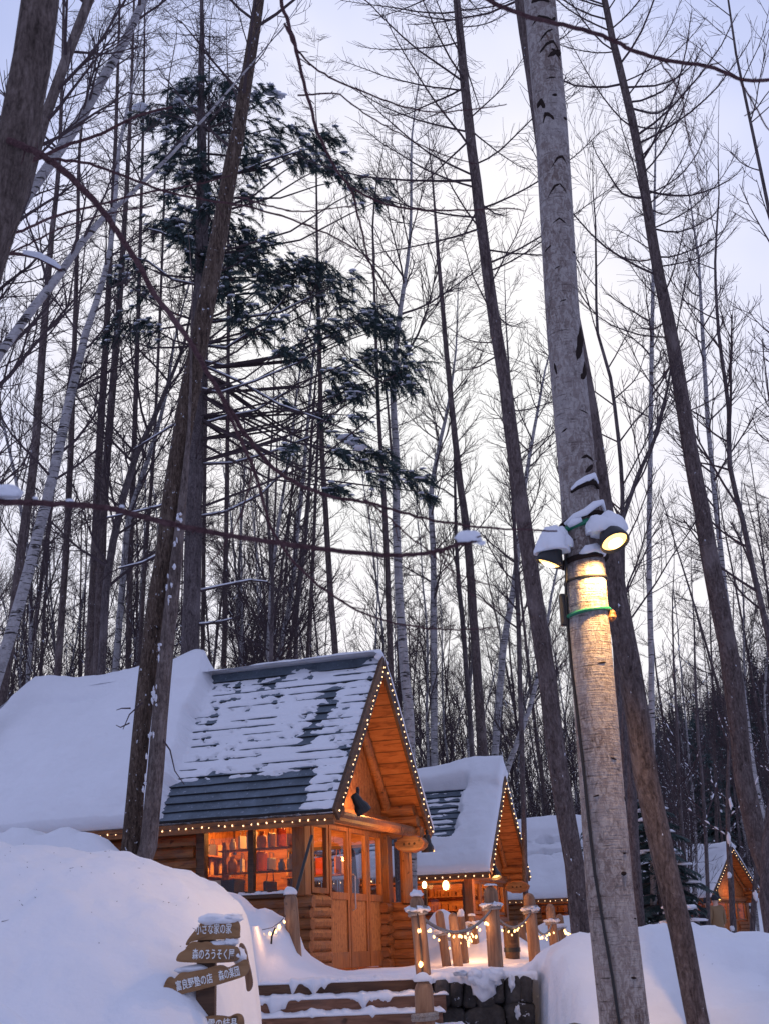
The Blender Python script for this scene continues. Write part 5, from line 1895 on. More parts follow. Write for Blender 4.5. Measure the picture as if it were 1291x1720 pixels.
# ---- other trees one can tell apart ------------------------------------
T = [
 # name, label, spec, Y, mat, kind, kw
 ('birch_tree', 'birch leaning up right from behind the near left trunk, dark barked', [(-40, 560, 24), (15, 390, 24), (40, 330, 23), (77, 195, 22), (115, 90, 21), (150, 0, 20), (168, -40, 19)], 11.5, BARK_GREY, 'bare', dict(z0f=.35, lmax=2.2)),
 ('birch_tree', 'pale slim birch slanting to the upper right at the top left', [(-30, 480, 20), (28, 366, 19), (45, 331, 18), (87, 272, 18), (133, 206, 17), (171, 136, 16), (209, 70, 15), (240, 5, 14), (262, -40, 13)], 12.5, BIRCH, 'bare', dict(z0f=.4, lmax=1.8)),
 ('birch_tree', 'snow topped birch limb slanting low across the left edge', [(-50, 690, 17), (0, 593, 16), (59, 513, 15), (98, 464, 14), (139, 405, 12), (174, 366, 10), (216, 330, 7)], 10.5, BIRCH, 'bare', dict(z0f=.45, lmax=1.3, bd=3)),
 ('larch_tree', 'dark straight larch at the far left, reddish thin top', [(2, 1180, 23), (20, 1060, 21), (37, 917, 19), (58, 768, 18), (74, 560, 15), (85, 418, 12), (99, 280, 9), (106, 90, 6), (108, -30, 5)], 21, BARK_LARCH, 'larch', dict(z0f=.3, lmax=1.9)),
 ('birch_tree', 'grey birch leaning right with snow in a high fork, left of the cabin', [(-8, 1150, 22), (26, 1036, 21), (45, 970, 20), (78, 843, 19), (97, 768, 18), (119, 668, 16), (145, 560, 13), (174, 470, 10), (190, 385, 8), (200, 250, 6)], 20, BIRCH, 'bare', dict(z0f=.45, lmax=2.0)),
 ('larch_tree', 'dark larch just left of the snowy roof end of the large cabin', [(93, 1190, 16), (106, 1006, 14), (115, 858, 13), (121, 709, 12), (126, 560, 10), (130, 420, 8), (134, 250, 6)], 25, BARK_LARCH, 'larch', dict(z0f=.35, lmax=1.8)),
 ('larch_tree', 'left one of two close dark larches above the snowy roof', [(147, 1180, 19), (160, 932, 17), (166, 783, 16), (179, 560, 13), (186, 420, 11), (194, 250, 8), (200, 60, 5), (202, -30, 4)], 26, BARK_LARCH, 'larch', dict(z0f=.32, lmax=2.0)),
 ('larch_tree', 'right one of two close dark larches above the snowy roof', [(163, 1180, 20), (171, 932, 18), (179, 783, 16), (197, 560, 14), (208, 400, 11), (217, 240, 8), (224, 60, 5), (226, -30, 4)], 24.5, BARK_LARCH, 'larch', dict(z0f=.34, lmax=2.0)),
 ('forked_tree', 'dark forking tree spreading to the right between the larches and the spruce', [(168, 1170, 17), (182, 962, 16), (208, 835, 15), (231, 761, 13), (260, 701, 10), (285, 640, 8), (309, 582, 6), (325, 500, 4)], 23.5, BARK_FAR, 'bare', dict(z0f=.45, lmax=2.6, dens=.35)),
 ('larch_tree', 'dark larch beside the white spotted birch above the snowy roof', [(215, 1180, 13), (219, 932, 12), (225, 768, 11), (231, 582, 9), (236, 400, 7), (241, 200, 5), (244, -20, 3)], 28, BARK_LARCH, 'larch', dict(z0f=.3, lmax=2.0)),
 ('birch_tree', 'white birch with black spots rising from behind the snowy roof', [(190, 1175, 12), (206, 988, 11), (216, 876, 10), (238, 806, 9), (262, 730, 7), (280, 660, 6), (292, 580, 4)], 27, BIRCH, 'bare', dict(z0f=.5, lmax=2.0)),
 ('larch_tree', 'thin dark larch left of the rough leaning trunk', [(231, 1170, 9), (246, 917, 8), (257, 783, 7), (266, 600, 6), (274, 400, 5), (282, 160, 3)], 29, BARK_LARCH, 'larch', dict(z0f=.3, lmax=1.7)),
 ('larch_tree', 'slender straight larch right behind the spruce trunk', [(340, 1180, 9), (343, 900, 8), (347, 600, 7), (350, 350, 5), (352, 100, 3)], 30, BARK_LARCH, 'larch', dict(z0f=.25, lmax=1.7)),
 ('larch_tree', 'slender larch standing clear to the right of the spruce trunk', [(376, 1170, 11), (381, 850, 9), (384, 560, 7), (384, 380, 5), (386, 150, 3)], 29, BARK_LARCH, 'larch', dict(z0f=.25, lmax=1.7)),
 ('bare_tree', 'dark wiggly sapling over the left part of the bare roof', [(454, 1160, 8), (456, 1100, 8), (458, 954, 7), (449, 857, 6), (455, 760, 4), (460, 680, 3)], 26, BARK_FAR, 'bare', dict(z0f=.4, lmax=1.6)),
 ('birch_tree', 'thin pale birch slanting right behind the middle of the bare roof', [(458, 1150, 9), (489, 1000, 8), (501, 876, 8), (508, 818, 7), (518, 700, 5), (530, 560, 3)], 30, BIRCH, 'bare', dict(z0f=.35, lmax=1.9)),
 ('bare_tree', 'dark slim tree crossing the pale slanting birch over the roof', [(497, 1150, 9), (499, 1031, 8), (516, 876, 7), (522, 760, 6), (530, 640, 4)], 28, BARK_FAR, 'bare', dict(z0f=.35, lmax=1.8)),
 ('larch_tree', 'thin dark larch over the roof, left of the stouter ridge larch', [(514, 1150, 8), (524, 977, 8), (530, 837, 6), (535, 700, 5), (538, 560, 3)], 31, BARK_LARCH, 'larch', dict(z0f=.3, lmax=1.5)),
 ('larch_tree', 'stouter dark larch rising near the right end of the bare ridge', [(568, 1150, 13), (555, 992, 12), (547, 857, 11), (541, 760, 10), (536, 560, 8), (533, 420, 5), (531, 250, 3)], 25, BARK_LARCH, 'larch', dict(z0f=.3, lmax=2.0)),
 ('larch_tree', 'dark larch standing just left of the tall white birch by the gable', [(658, 1180, 13), (650, 954, 11), (644, 830, 10), (636, 700, 8), (631, 560, 6), (626, 380, 4)], 27, BARK_LARCH, 'larch', dict(z0f=.3, lmax=1.9)),
 ('birch_tree', 'tall white birch right behind the gable peak of the large cabin', [(690, 1560, 22), (690, 1440, 20), (687, 1225, 18), (677, 1109, 16), (669, 977, 14), (665, 876, 13), (665, 779, 12), (660, 640, 10), (672, 520, 8), (688, 400, 5), (690, 280, 4)], 24, BIRCH, 'bare', dict(z0f=.55, lmax=2.4)),
 ('birch_tree', 'second white birch between the gable and the middle cabin', [(730, 1440, 13), (729, 1298, 12), (728, 1070, 11), (727, 934, 10), (723, 837, 9), (735, 760, 7), (752, 680, 5), (765, 590, 3)], 38, BIRCH, 'bare', dict(z0f=.45, lmax=2.6)),
 ('larch_tree', 'dark tapering larch with fine side branches above the middle cabin', [(815, 1420, 23), (810, 1279, 21), (799, 1109, 18), (785, 915, 16), (768, 779, 13), (750, 600, 10), (737, 450, 8), (728, 330, 4)], 38, BARK_LARCH, 'larch', dict(z0f=.38, lmax=3.0, dens=.4)),
 ('bare_tree', 'thin dark trunk close left of the tapering larch', [(796, 1420, 11), (793, 1279, 10), (778, 1070, 10), (768, 954, 8), (764, 850, 6), (762, 740, 4)], 39, BARK_FAR, 'bare', dict(z0f=.5, lmax=2.2)),
 ('birch_tree', 'white birch leaning right, left of the straight leaning larch', [(826, 1420, 13), (830, 1271, 12), (845, 1089, 11), (861, 992, 10), (869, 923, 9), (880, 820, 7), (900, 700, 5), (915, 620, 3)], 37, BIRCH, 'bare', dict(z0f=.5, lmax=2.4)),
 ('birch_tree', 'snow dusted birch limb slanting right behind the straight leaning larch', [(838, 1330, 10), (866, 1250, 9), (888, 1190, 8), (910, 1100, 6), (925, 1000, 4)], 36, BIRCH, 'bare', dict(z0f=.4, lmax=1.8)),
 ('birch_tree', 'slim straight birch right of the lamps with dappled bark', [(1098, 1560, 11), (1095, 1400, 11), (1093, 1118, 10), (1089, 932, 9), (1091, 768, 8), (1094, 560, 7), (1097, 400, 5), (1100, 250, 3)], 24, BIRCH, 'bare', dict(z0f=.5, lmax=1.8)),
 ('birch_tree', 'pale slim birch partly behind the tall right larch', [(1287, 1420, 12), (1264, 1300, 12), (1246, 1160, 11), (1221, 1025, 10), (1206, 895, 9), (1191, 746, 8), (1180, 578, 7), (1172, 430, 4)], 26, BIRCH, 'bare', dict(z0f=.45, lmax=1.9)),
 ('forked_tree', 'dark wavy tree with snow in its fork near the right edge', [(1310, 1200, 14), (1288, 1062, 13), (1266, 969, 12), (1247, 876, 11), (1225, 783, 10), (1223, 690, 9), (1206, 560, 7), (1200, 440, 5)], 19, BARK_FAR, 'bare', dict(z0f=.35, lmax=2.4)),
 ('forked_tree', 'dark thin forking tree rising directly behind the right lamp', [(1046, 1100, 10), (1044, 880, 9), (1042, 783, 8), (1024, 634, 7), (1003, 560, 6), (1000, 420, 4)], 18, BARK_FAR, 'bare', dict(z0f=.4, lmax=2.4, rise=1.1)),
 ('forked_tree', 'dark tree with a long limb curving up right behind the lamp', [(1040, 1150, 10), (1046, 869, 9), (1070, 800, 8), (1098, 739, 7), (1120, 653, 5), (1135, 560, 3)], 17, BARK_FAR, 'bare', dict(z0f=.35, lmax=2.2, rise=1.1)),
 ('bare_tree', 'thin dark stem reaching in along the upper right edge', [(1330, 520, 9), (1300, 400, 8), (1275, 277, 7), (1252, 170, 6), (1235, 91, 5), (1222, 0, 4)], 12, BARK_FAR, 'bare', dict(z0f=.3, lmax=1.5)),
 ('bare_tree', 'dark slim trunk visible between the straight larch and the big birch', [(880, 1440, 11), (874, 1200, 10), (868, 1000, 9), (862, 860, 7), (858, 700, 5), (850, 560, 3)], 34, BARK_FAR, 'bare', dict(z0f=.4, lmax=2.0)),
 ('bare_sapling', 'dark sapling stem with snow clinging to it before the small distant cabin', [(1233, 1590, 13), (1227, 1480, 12), (1222, 1400, 10), (1221, 1330, 8), (1224, 1240, 6)], 20, BARK_FAR, 'bare', dict(z0f=.3, lmax=.8, snowp=.6, tw=.005, bd=2)),
 ('bare_sapling', 'short dark stem with a snow lump right of the small distant cabin', [(1262, 1600, 12), (1264, 1540, 12), (1268, 1480, 10), (1276, 1420, 7), (1290, 1350, 5)], 20, BARK_FAR, 'bare', dict(z0f=.35, lmax=.8, snowp=.6, tw=.005, bd=2)),
 ('bare_tree', 'thin bare stem behind the fir boughs, third from the small cabin', [(1152, 1520, 9), (1148, 1440, 9), (1140, 1330, 8), (1136, 1220, 6), (1130, 1100, 4)], 28, BARK_FAR, 'bare', dict(z0f=.3, lmax=1.4, snowp=.35)),
 ('bare_tree', 'thin bare stem beside the snowy roof of the small cabin', [(1188, 1520, 8), (1186, 1440, 8), (1180, 1330, 7), (1170, 1220, 6), (1166, 1100, 4)], 30, BARK_FAR, 'bare', dict(z0f=.3, lmax=1.4, snowp=.35)),
]
for i, (nm, lb, spec, y, m, kind, kw) in enumerate(T):
    kw = dict(kw)
    kw.setdefault('tw', max(.0035, .00018 * y))
    if kind == 'bare': kw.setdefault('bd', 6.0); kw.setdefault('dens', .36)
    else: kw.setdefault('dens', .19)
    if m is not BIRCH: spec = [(a, b, c * .84) for a, b, c in spec]
    make_tree(nm, lb, 'tree', spec, y, m, kind, 100 + i, wob=.10 if kind == 'bare' else .05, n=8, **kw)

BARK_FORE = bark_mat('bark_foreground', (.04, .028, .024), (.125, .092, .08), (.22, .17, .15), vec=(16, 16, 3), flecks=0)
mb = MB()
for px, py, rx, rz in ((1223, 1410, .03, .10), (1224, 1470, .035, .045), (1229, 1560, .03, .05), (1226, 1350, .025, .08), (1268, 1505, .035, .07), (1262, 1592, .05, .05), (1281, 1425, .05, .07)):
    mb.blob(at(px, py, 19.93), (rx, .05, rz), px, 10, 8, .7)
p = at(1231, 1500, 20)
sap = [o for o in col.objects if o.name.startswith('bare_sapling') and o.parent is None][0]
mb.build('stem_snow', SNOW_FINE, sap, off=sap.location, smooth=True)['kind'] = 'stuff'
# ---- foreground: blurred trunk and reddish branches hanging in
fg, FQ, FS = make_tree('foreground_tree', 'blurred rough trunk at the top left corner, closest to the camera', 'tree',
          [(-230, 900, 90), (-90, 620, 80), (-32, 455, 74), (2, 350, 70), (33, 210, 66), (55, 100, 64), (68, 0, 62), (76, -80, 60)], 4.6, BARK_FORE, 'none', 400, n=20, rough=.06, wob=.0)
def px_seed(pts): return pts[0][0] * .37 + pts[0][1] * .11
def limb(mb, pts, y, w0, w1, sub=6, wig=.25, rng=random.Random(8)):
    ctrl = [at(px, py, y if not isinstance(y, tuple) else lerp(y[0], y[1], i / (len(pts) - 1))) for i, (px, py) in enumerate(pts)]
    yy = y if not isinstance(y, tuple) else y[0]
    k = mpp(pts[0][0], pts[0][1], yy)
    P = []
    n = len(ctrl)
    for i in range(n - 1):
        p0 = ctrl[max(0, i - 1)]; p1 = ctrl[i]; p2 = ctrl[i + 1]; p3 = ctrl[min(n - 1, i + 2)]
        for j in range(sub):
            t = j / sub
            P.append(.5 * ((2 * p1) + (p2 - p0) * t + (2 * p0 - 5 * p1 + 4 * p2 - p3) * t * t + (3 * p1 - p0 - 3 * p2 + p3) * t ** 3))
    P.append(ctrl[-1])
    m = len(P)
    for i in range(1, m - 1):
        P[i] = P[i] + Vector((noise.noise(Vector((i * .8, w0 * 3, px_seed(pts)))), 0, noise.noise(Vector((i * .8, 7 + w0, px_seed(pts)))))) * (2.6 * k)
    w0, w1 = w0 * .8, w1 * .8
    R = [lerp(w0, w1, i / (m - 1)) / 2 * k * (1 + wig * .3 * noise.noise(Vector((i * .9, w0, 0)))) for i in range(m)]
    mb.tube(P, R, 8)
    for i in range(2, m - 2, 1):      # buds and short side twigs
        if rng.random() < .55:
            dd = (P[i + 1] - P[i]).normalized()
            s_ = Vector((rng.uniform(-1, 1), rng.uniform(-.5, .5), rng.uniform(-1, 1)))
            L = k * rng.choice((4, 6, 9, 14, 30))
            curve_branch(mb, P[i], dd * .9 + s_, L, min(R[i] * .55, .004), rng, 4, .0, .2, .4)
    return P, R
mb = MB()
limb(mb, [(15, 236), (45, 248), (72, 262), (110, 290), (165, 345), (215, 415), (262, 495), (320, 575), (370, 660), (420, 740), (470, 795), (540, 830), (620, 845), (700, 868), (800, 885), (935, 892)], (4.5, 4.0), 16, 3)
limb(mb, [(370, 660), (400, 730), (435, 810), (455, 885), (500, 950), (545, 990), (610, 1030), (690, 1052), (770, 1058), (835, 1053)], (4.2, 4.0), 8, 2.5)
limb(mb, [(425, 770), (416, 830), (395, 885), (370, 925), (348, 952)], 4.1, 4, 2.5)
limb(mb, [(610, 838), (650, 868), (690, 905), (720, 925), (760, 960), (830, 985)], 4.0, 4.5, 2)
limb(mb, [(-25, 408), (30, 390), (90, 365), (160, 345), (240, 325), (330, 310), (390, 295)], 5.5, 7, 3)
limb(mb, [(-25, 440), (40, 415), (100, 385), (170, 362), (260, 345)], 5.6, 5, 3)
limb(mb, [(20, 262), (75, 266), (150, 275), (220, 300), (290, 325), (360, 338), (430, 350), (520, 380), (600, 420), (660, 470)], 5.5, 7, 2.5)
limb(mb, [(10, 285), (60, 268), (110, 245), (170, 225), (230, 195), (290, 180)], 5.6, 9, 5)
limb(mb, [(-25, 424), (20, 426), (55, 430), (85, 445), (104, 455)], 5.0, 9, 5)
mb.build('hanging_branch', TWIG_RED, fg, off=fg.location, smooth=True)
mb = MB()
P = [at(px, py, 4.98) for px, py in ((40, 423), (65, 428), (90, 441), (102, 450))]
mb.tube(P, [.010, .014, .013, .006], 7); mb.build('branch_snow', SNOW_FINE, fg, off=fg.location, smooth=True)

o_ = at(0, 845, 3.2)
b1_ = empty('bare_branch', o_, 0, 'thick reddish branch crossing from the left edge with snow on its tip', 'branch')
mb = MB()
limb(mb, [(-60, 838), (0, 843), (90, 846), (180, 853), (270, 876), (350, 893), (440, 908), (540, 922), (640, 932), (700, 931), (740, 924), (765, 916), (800, 908)], 3.2, 15, 8, wig=.5)
limb(mb, [(735, 925), (755, 950), (775, 985), (830, 1020), (880, 1035)], (3.2, 3.4), 4, 2)
mb.build('stem', TWIG_RED, b1_, off=o_, smooth=True)
mb = MB()
mb.blob(at(786, 903, 3.2), (.036, .025, .022), 4, 14, 10, .3, -.55)
mb.blob(at(808, 912, 3.2), (.012, .010, .006), 5, 10, 8, .3)
mb.blob(at(10, 828, 3.2), (.045, .03, .022), 6, 14, 10, .3, -.6)
mb.blob(at(-20, 826, 3.2), (.05, .03, .026), 7, 14, 10, .3, -.6)
for px, py, r in ((118, 842, .012), (205, 852, .007), (60, 838, .007)):
    mb.blob(at(px, py, 3.2), (r, .012, .006), px, 10, 7, .3, -.5)
mb.build('tip_snow', SNOW_FINE, b1_, off=o_, smooth=True)
for i in range(20):
    pass
o_ = at(900, 30, 3.6)
b2_ = empty('bare_branch', o_, 0, 'dark reddish branch sloping across the upper right corner', 'branch')
mb = MB()
limb(mb, [(780, -30), (820, 0), (880, 26), (945, 42), (1010, 60), (1070, 88), (1130, 103), (1190, 112), (1245, 133), (1300, 136), (1360, 150)], 3.6, 10, 7)
limb(mb, [(1105, 100), (1140, 155), (1155, 230), (1170, 290), (1180, 330)], 3.6, 3.5, 2)
limb(mb, [(1240, 132), (1262, 170), (1285, 210), (1310, 240)], 3.6, 4, 2.5)
mb.build('stem', TWIG_RED, b2_, off=o_, smooth=True)
o_ = at(490, 20, 5.0)
b3_ = empty('bare_branch', o_, 0, 'long thin red branch arching down from the top middle', 'branch')
mb = MB()
limb(mb, [(462, -30), (478, 20), (498, 85), (518, 165), (540, 235), (566, 285), (590, 320), (604, 370), (615, 420), (632, 470), (650, 510)], 5.0, 8.5, 2.5)
limb(mb, [(478, 40), (500, 85), (545, 125), (600, 150), (680, 180), (740, 188), (800, 183), (850, 175)], 5.0, 5, 2)
limb(mb, [(500, 160), (540, 158), (570, 160), (620, 195), (680, 230), (740, 258), (800, 275)], 5.0, 4, 2)
limb(mb, [(590, 315), (640, 340), (700, 352), (780, 353), (850, 350), (880, 354)], 5.0, 6, 2)
limb(mb, [(400, 330), (450, 345), (500, 355), (560, 350), (600, 345)], 5.0, 4, 2)
mb.build('stem', TWIG_RED, b3_, off=o_, smooth=True)
# ------------------------------------------------------------------ the wood behind
rb = random.Random(2024)
def blocked(x, y):
    v = Vector((x, y, 0))
    for M, w, l in ((MAINM, WM, LR + HIP + 1), (M2, 4.1, 6), (M3, 4.4, 11.5), (M4, 4.0, 6.5)):
        q = M.inverted() @ v
        if -l - .8 < q.x < 1.6 and -.8 < q.y < w + .8: return True
    return False

def variant(kind, seed, h, r, m):
    rng = random.Random(seed)
    Q, S = [], []
    lean = Vector((rng.uniform(-.05, .05), rng.uniform(-.05, .05), 1))
    p = Vector((0, 0, -.4))
    n = int(h / .6)
    wig = .02 if kind == 'larch' else .06
    for i in range(n + 1):
        Q.append(p.copy()); S.append(lerp(r, r * .18, (i / n) ** 1.1))
        lean = (lean + Vector((rng.uniform(-wig, wig), rng.uniform(-wig, wig), 0))).normalized()
        if lean.z < .96: lean.z += .05
        p = p + lean * (h / n)
    root = empty({'larch': 'larch_tree', 'birch': 'birch_tree', 'bare': 'bare_tree', 'sapling': 'bare_sapling'}[kind])
    mb = MB(); mb.tube(Q, S, 7); mb.build('trunk', m, root, smooth=True)
    c, s = MB(), MB()
    if kind == 'larch': larch_crown(c, s, Q, S, rng, h * .28, 2.3, h, dens=.28, tw=.0065, sparse=.9, twl=.7)
    elif kind == 'birch': leafless_crown(c, s, Q, S, rng, h * .35, 2.8, tw=.0065, dens=.42, lvl=2, rise=1.6, bd=5.5)
    elif kind == 'bare': leafless_crown(c, s, Q, S, rng, h * .22, 2.9, tw=.0065, dens=.42, lvl=2, rise=1.2, bd=5.0, snowp=.12)
    else: leafless_crown(c, s, Q, S, rng, h * .06, 2.0, tw=.0065, dens=.26, lvl=2, rise=1.6, bd=4.2, snowp=.25)
    c.build('crown', TWIG, root)
    if s.v: s.build('branch_snow', SNOW_FINE, root)['kind'] = 'stuff'
    return root
VAR = {'larch': [variant('larch', 700 + i, 21 - i, .10, BARK_LARCH) for i in range(4)],
       'birch': [variant('birch', 720 + i, 17 - i, .075, BIRCH) for i in range(3)],
       'bare': [variant('bare', 740 + i, 13 - i, .06, BARK_FAR) for i in range(4)],
       'sapling': [variant('sapling', 760 + i, 6.5 - .6 * i, .035, BARK_FAR) for i in range(4)]}
used = {}
WHERE = [(-9, .02, 'behind the large cabin'), (.02, .115, 'behind the middle cabin'), (.115, 9, 'on the slope behind the small cabins')]
def plant(kind, x, y, s):
    v = rb.choice(VAR[kind])
    first = not used.get(v.name)
    o = v if first else clone(v)
    if first: used[v.name] = True
    else:
        for ch in v.children: clone(ch, o)
    o.location = (x, y, ground_z(x, y))
    o.rotation_euler = (rb.uniform(-.035, .035), rb.uniform(-.035, .035), rb.uniform(0, 6.28))
    o.scale = (s, s, s * rb.uniform(.9, 1.1))
    az = x / y
    w = [t for a, b, t in WHERE if a <= az < b][0]
    far = 'farther' if y > 48 else 'nearer'
    word = {'larch': 'straight leafless larch', 'birch': 'slender white stemmed birch', 'bare': 'thin bare dark tree', 'sapling': 'low twiggy bare sapling'}[kind]
    tag(o, '%s in the %s wood %s' % (word, far, w), 'tree', '%s trees, %s wood %s' % (kind, far, w))
cnt = 0
def scatter(n, ylo, yhi, mix, plo, phi, slo=.8, shi=1.15):
    k = 0; tries = 0
    while k < n and tries < n * 20:
        tries += 1
        y = math.sqrt(rb.uniform(ylo ** 2, yhi ** 2))
        px = rb.uniform(plo, phi)
        x = at(px, 1500, y).x
        if blocked(x, y): continue
        if -.5 < x < 2.6 and y < 31: continue
        if 1172 < px < 1300 and y < 58: continue
        if 850 < px < 1010 and y < 46: continue
        if 690 < px < 850 and y < 33: continue
        plant(rb.choice(mix), x, y, rb.uniform(slo, shi)); k += 1
scatter(60, 34, 66, ['larch', 'larch', 'larch', 'birch', 'bare'], -120, 640)
scatter(46, 40, 70, ['larch', 'larch', 'birch', 'bare'], 640, 1420)
scatter(60, 26, 60, ['bare', 'bare', 'birch', 'birch'], -120, 700)
scatter(52, 38, 66, ['bare', 'birch', 'bare'], 700, 1420)
scatter(62, 26, 60, ['sapling'], -120, 720, .8, 1.4)
scatter(64, 40, 68, ['sapling'], 700, 1420, .8, 1.5)
for vs_ in VAR.values():
    for v in vs_:
        if not used.get(v.name):
            for ch in list(v.children): bpy.data.objects.remove(ch)
            bpy.data.objects.remove(v)

# far hillside forest, too many to count
def far_wood(name, n, ylo, yhi, a0, a1, seed, label=None):
    rng = random.Random(seed)
    mb = MB()
    for _ in range(n):
        y = math.sqrt(rng.uniform(ylo ** 2, yhi ** 2)); az = rng.uniform(a0, a1); x = az * y
        z = ground_z(x, y) - .5
        h = rng.uniform(9, 19); r = rng.uniform(.07, .16)
        lx, ly = rng.uniform(-.05, .05) * h, rng.uniform(-.05, .05) * h
        mb.twig([Vector((x, y, z)), Vector((x + lx * .5 + rng.uniform(-.2, .2), y, z + h * .5)), Vector((x + lx, y + ly, z + h))], r, r * .2)
        for k in range(20):
            t = rng.uniform(.25, .97)
            p = Vector((x + lx * t, y + ly * t, z + h * t))
            aa = rng.uniform(0, 6.28); L = rng.uniform(.8, 2.6) * (1.2 - t * .8)
            d = Vector((math.cos(aa), math.sin(aa), rng.uniform(.2, 1.6)))
            q = p + d.normalized() * L
            mb.twig([p, p.lerp(q, .5) + Vector((0, 0, -.05)), q], .020, .010)
            for j in range(3):
                e = p.lerp(q, rng.uniform(.3, .95))
                mb.twig([e, e + Vector((rng.uniform(-.7, .7), rng.uniform(-.5, .5), rng.uniform(.1, .9)))], .014, .008)
    tag(mb.build(name, BARK_FAR), kind='stuff')
far_wood('far_wood', 300, 72, 140, -.40, .45, 5)
far_wood('far_wood', 700, 140, 270, .02, .50, 6)

def conifer(mb, x, y, z, h, w, rng):
    n = int(h / .42)
    mb.twig([Vector((x, y, z - .5)), Vector((x, y, z + h))], .12, .03)
    for i in range(n):
        t = i / n
        zz = z + h * (.06 + .94 * t)
        R = w * (1 - t) ** .85 + .1
        m = int(9 + 5 * (1 - t))
        for j in range(m):
            a = rng.uniform(0, 6.28)
            r = R * rng.uniform(.55, 1.1)
            d = Vector((math.cos(a), math.sin(a), 0))
            s = Vector((-d.y, d.x, 0)) * r * .22
            p = Vector((x, y, zz))
            tip = p + d * r + Vector((0, 0, -r * rng.uniform(.25, .5)))
            mid = p.lerp(tip, .55) + Vector((0, 0, r * .08))
            b = len(mb.v)
            mb.v += [tuple(p), tuple(mid + s), tuple(tip), tuple(mid - s), tuple(mid + Vector((0, 0, -r * .22)))]
            mb.mi = 1 if rng.random() < .07 else 0
            mb.face(b, b + 1, b + 2, b + 3)
            mb.mi = 0
            mb.face(b, b + 4, b + 2)
rng6 = random.Random(66)
mb = MB()
for _ in range(260):
    y = math.sqrt(rng6.uniform(80 ** 2, 260 ** 2)); az = rng6.uniform(.13, .50); x = az * y
    conifer(mb, x, y, ground_z(x, y), rng6.uniform(8, 15), rng6.uniform(1.5, 2.4), rng6)
tag(mb.build('far_conifers', [NEEDLE, SNOW_FINE]), kind='stuff')

# young fir with snow on its boughs, right of the big birch
def young_fir(px, py, y, h, w, seed, label):
    rng = random.Random(seed)
    p0 = at(px, py, y); p0.z = ground_z(p0.x, y) - .1
    root = empty('fir_tree', p0, 0, label, 'tree')
    t_, nd_, sn2 = MB(), MB(), MB()
    t_.tube([Vector((0, 0, 0)), Vector((.02, 0, h * .5)), Vector((0, 0, h))], [.07, .045, .01], 8)
    n = int(h / .20)
    for i in range(n):
        t = i / n
        z = h * (.05 + .93 * t)
        R = w * (1 - t) ** .8 + .12
        for j in range(7):
            a = rng.uniform(0, 6.28)
            L = R * rng.uniform(.6, 1.15)
            d = Vector((math.cos(a), math.sin(a), rng.uniform(.0, .25)))
            P = [Vector((0, 0, z))]
            for k in range(5):
                d = (d + Vector((0, 0, -.13))).normalized()
                P.append(P[-1] + d * L / 5)
            t_.twig(P, .014, .004)
            m = int(L / .012)
            for k in range(m):
                u = .12 + .88 * k / m
                fi = u * 5; i0 = min(4, int(fi))
                q = P[i0].lerp(P[i0 + 1], fi - i0)
                dd = (P[i0 + 1] - P[i0]).normalized()
                sd_ = dd.cross(Vector((0, 0, 1))).normalized() * (1 if k % 2 else -1)
                ln = rng.uniform(.10, .24) * (1.15 - .6 * u)
                tip = q + dd * ln * .6 + sd_ * ln + Vector((0, 0, -ln * rng.uniform(.2, .6)))
                ww = (dd * .022)
                b = len(nd_.v)
                nd_.v += [tuple(q + ww), tuple(q - ww), tuple(tip - ww * .3), tuple(tip + ww * .5)]
                nd_.face(b, b + 1, b + 2, b + 3)
            if rng.random() < .5:
                q = P[rng.randint(2, 4)]
                sn2.blob(q + Vector((0, 0, .035)), (rng.uniform(.08, .2), rng.uniform(.08, .16), .04), i * 7 + j, 9, 6, .5, -.4)
    t_.build('trunk', BARK_FAR, root); nd_.build('needles', NEEDLE, root); sn2.build('branch_snow', SNOW_FINE, root, smooth=True)['kind'] = 'stuff'
    return root
young_fir(1112, 1560, 24, 3.4, 1.15, 1, 'young dark fir with snow clumps right of the reddish larch')
young_fir(1150, 1572, 20, 1.0, .62, 2, 'low fir bough sprawling on the snow before the small distant cabin')
young_fir(1062, 1560, 27, 5.0, 1.2, 3, 'taller dark fir half hidden behind the big birch trunk')

# bits of bark and twig fallen on the snow
rngd = random.Random(12)
mb = MB()
for _ in range(110):
    if rngd.random() < .5:
        y = rngd.uniform(8.3, 10.7); x = rngd.uniform(-3.3, -1.25); z = mound_z(x, y)
    else:
        y = rngd.uniform(8.6, 12.6); x = rngd.uniform(1.5, 4.6); z = ground_z(x, y)
    a = rngd.uniform(0, 6.28); L = rngd.choice((.006, .01, .012, .015, .02, .045))
    p = Vector((x, y, z + .004)); d = Vector((math.cos(a), math.sin(a), rngd.uniform(-.1, .25)))
    mb.twig([p, p + d * L * .5, p + d * L + Vector((0, 0, .003))], rngd.uniform(.0015, .003), .001)
tag(mb.build('bark_litter', TWIG), kind='stuff')

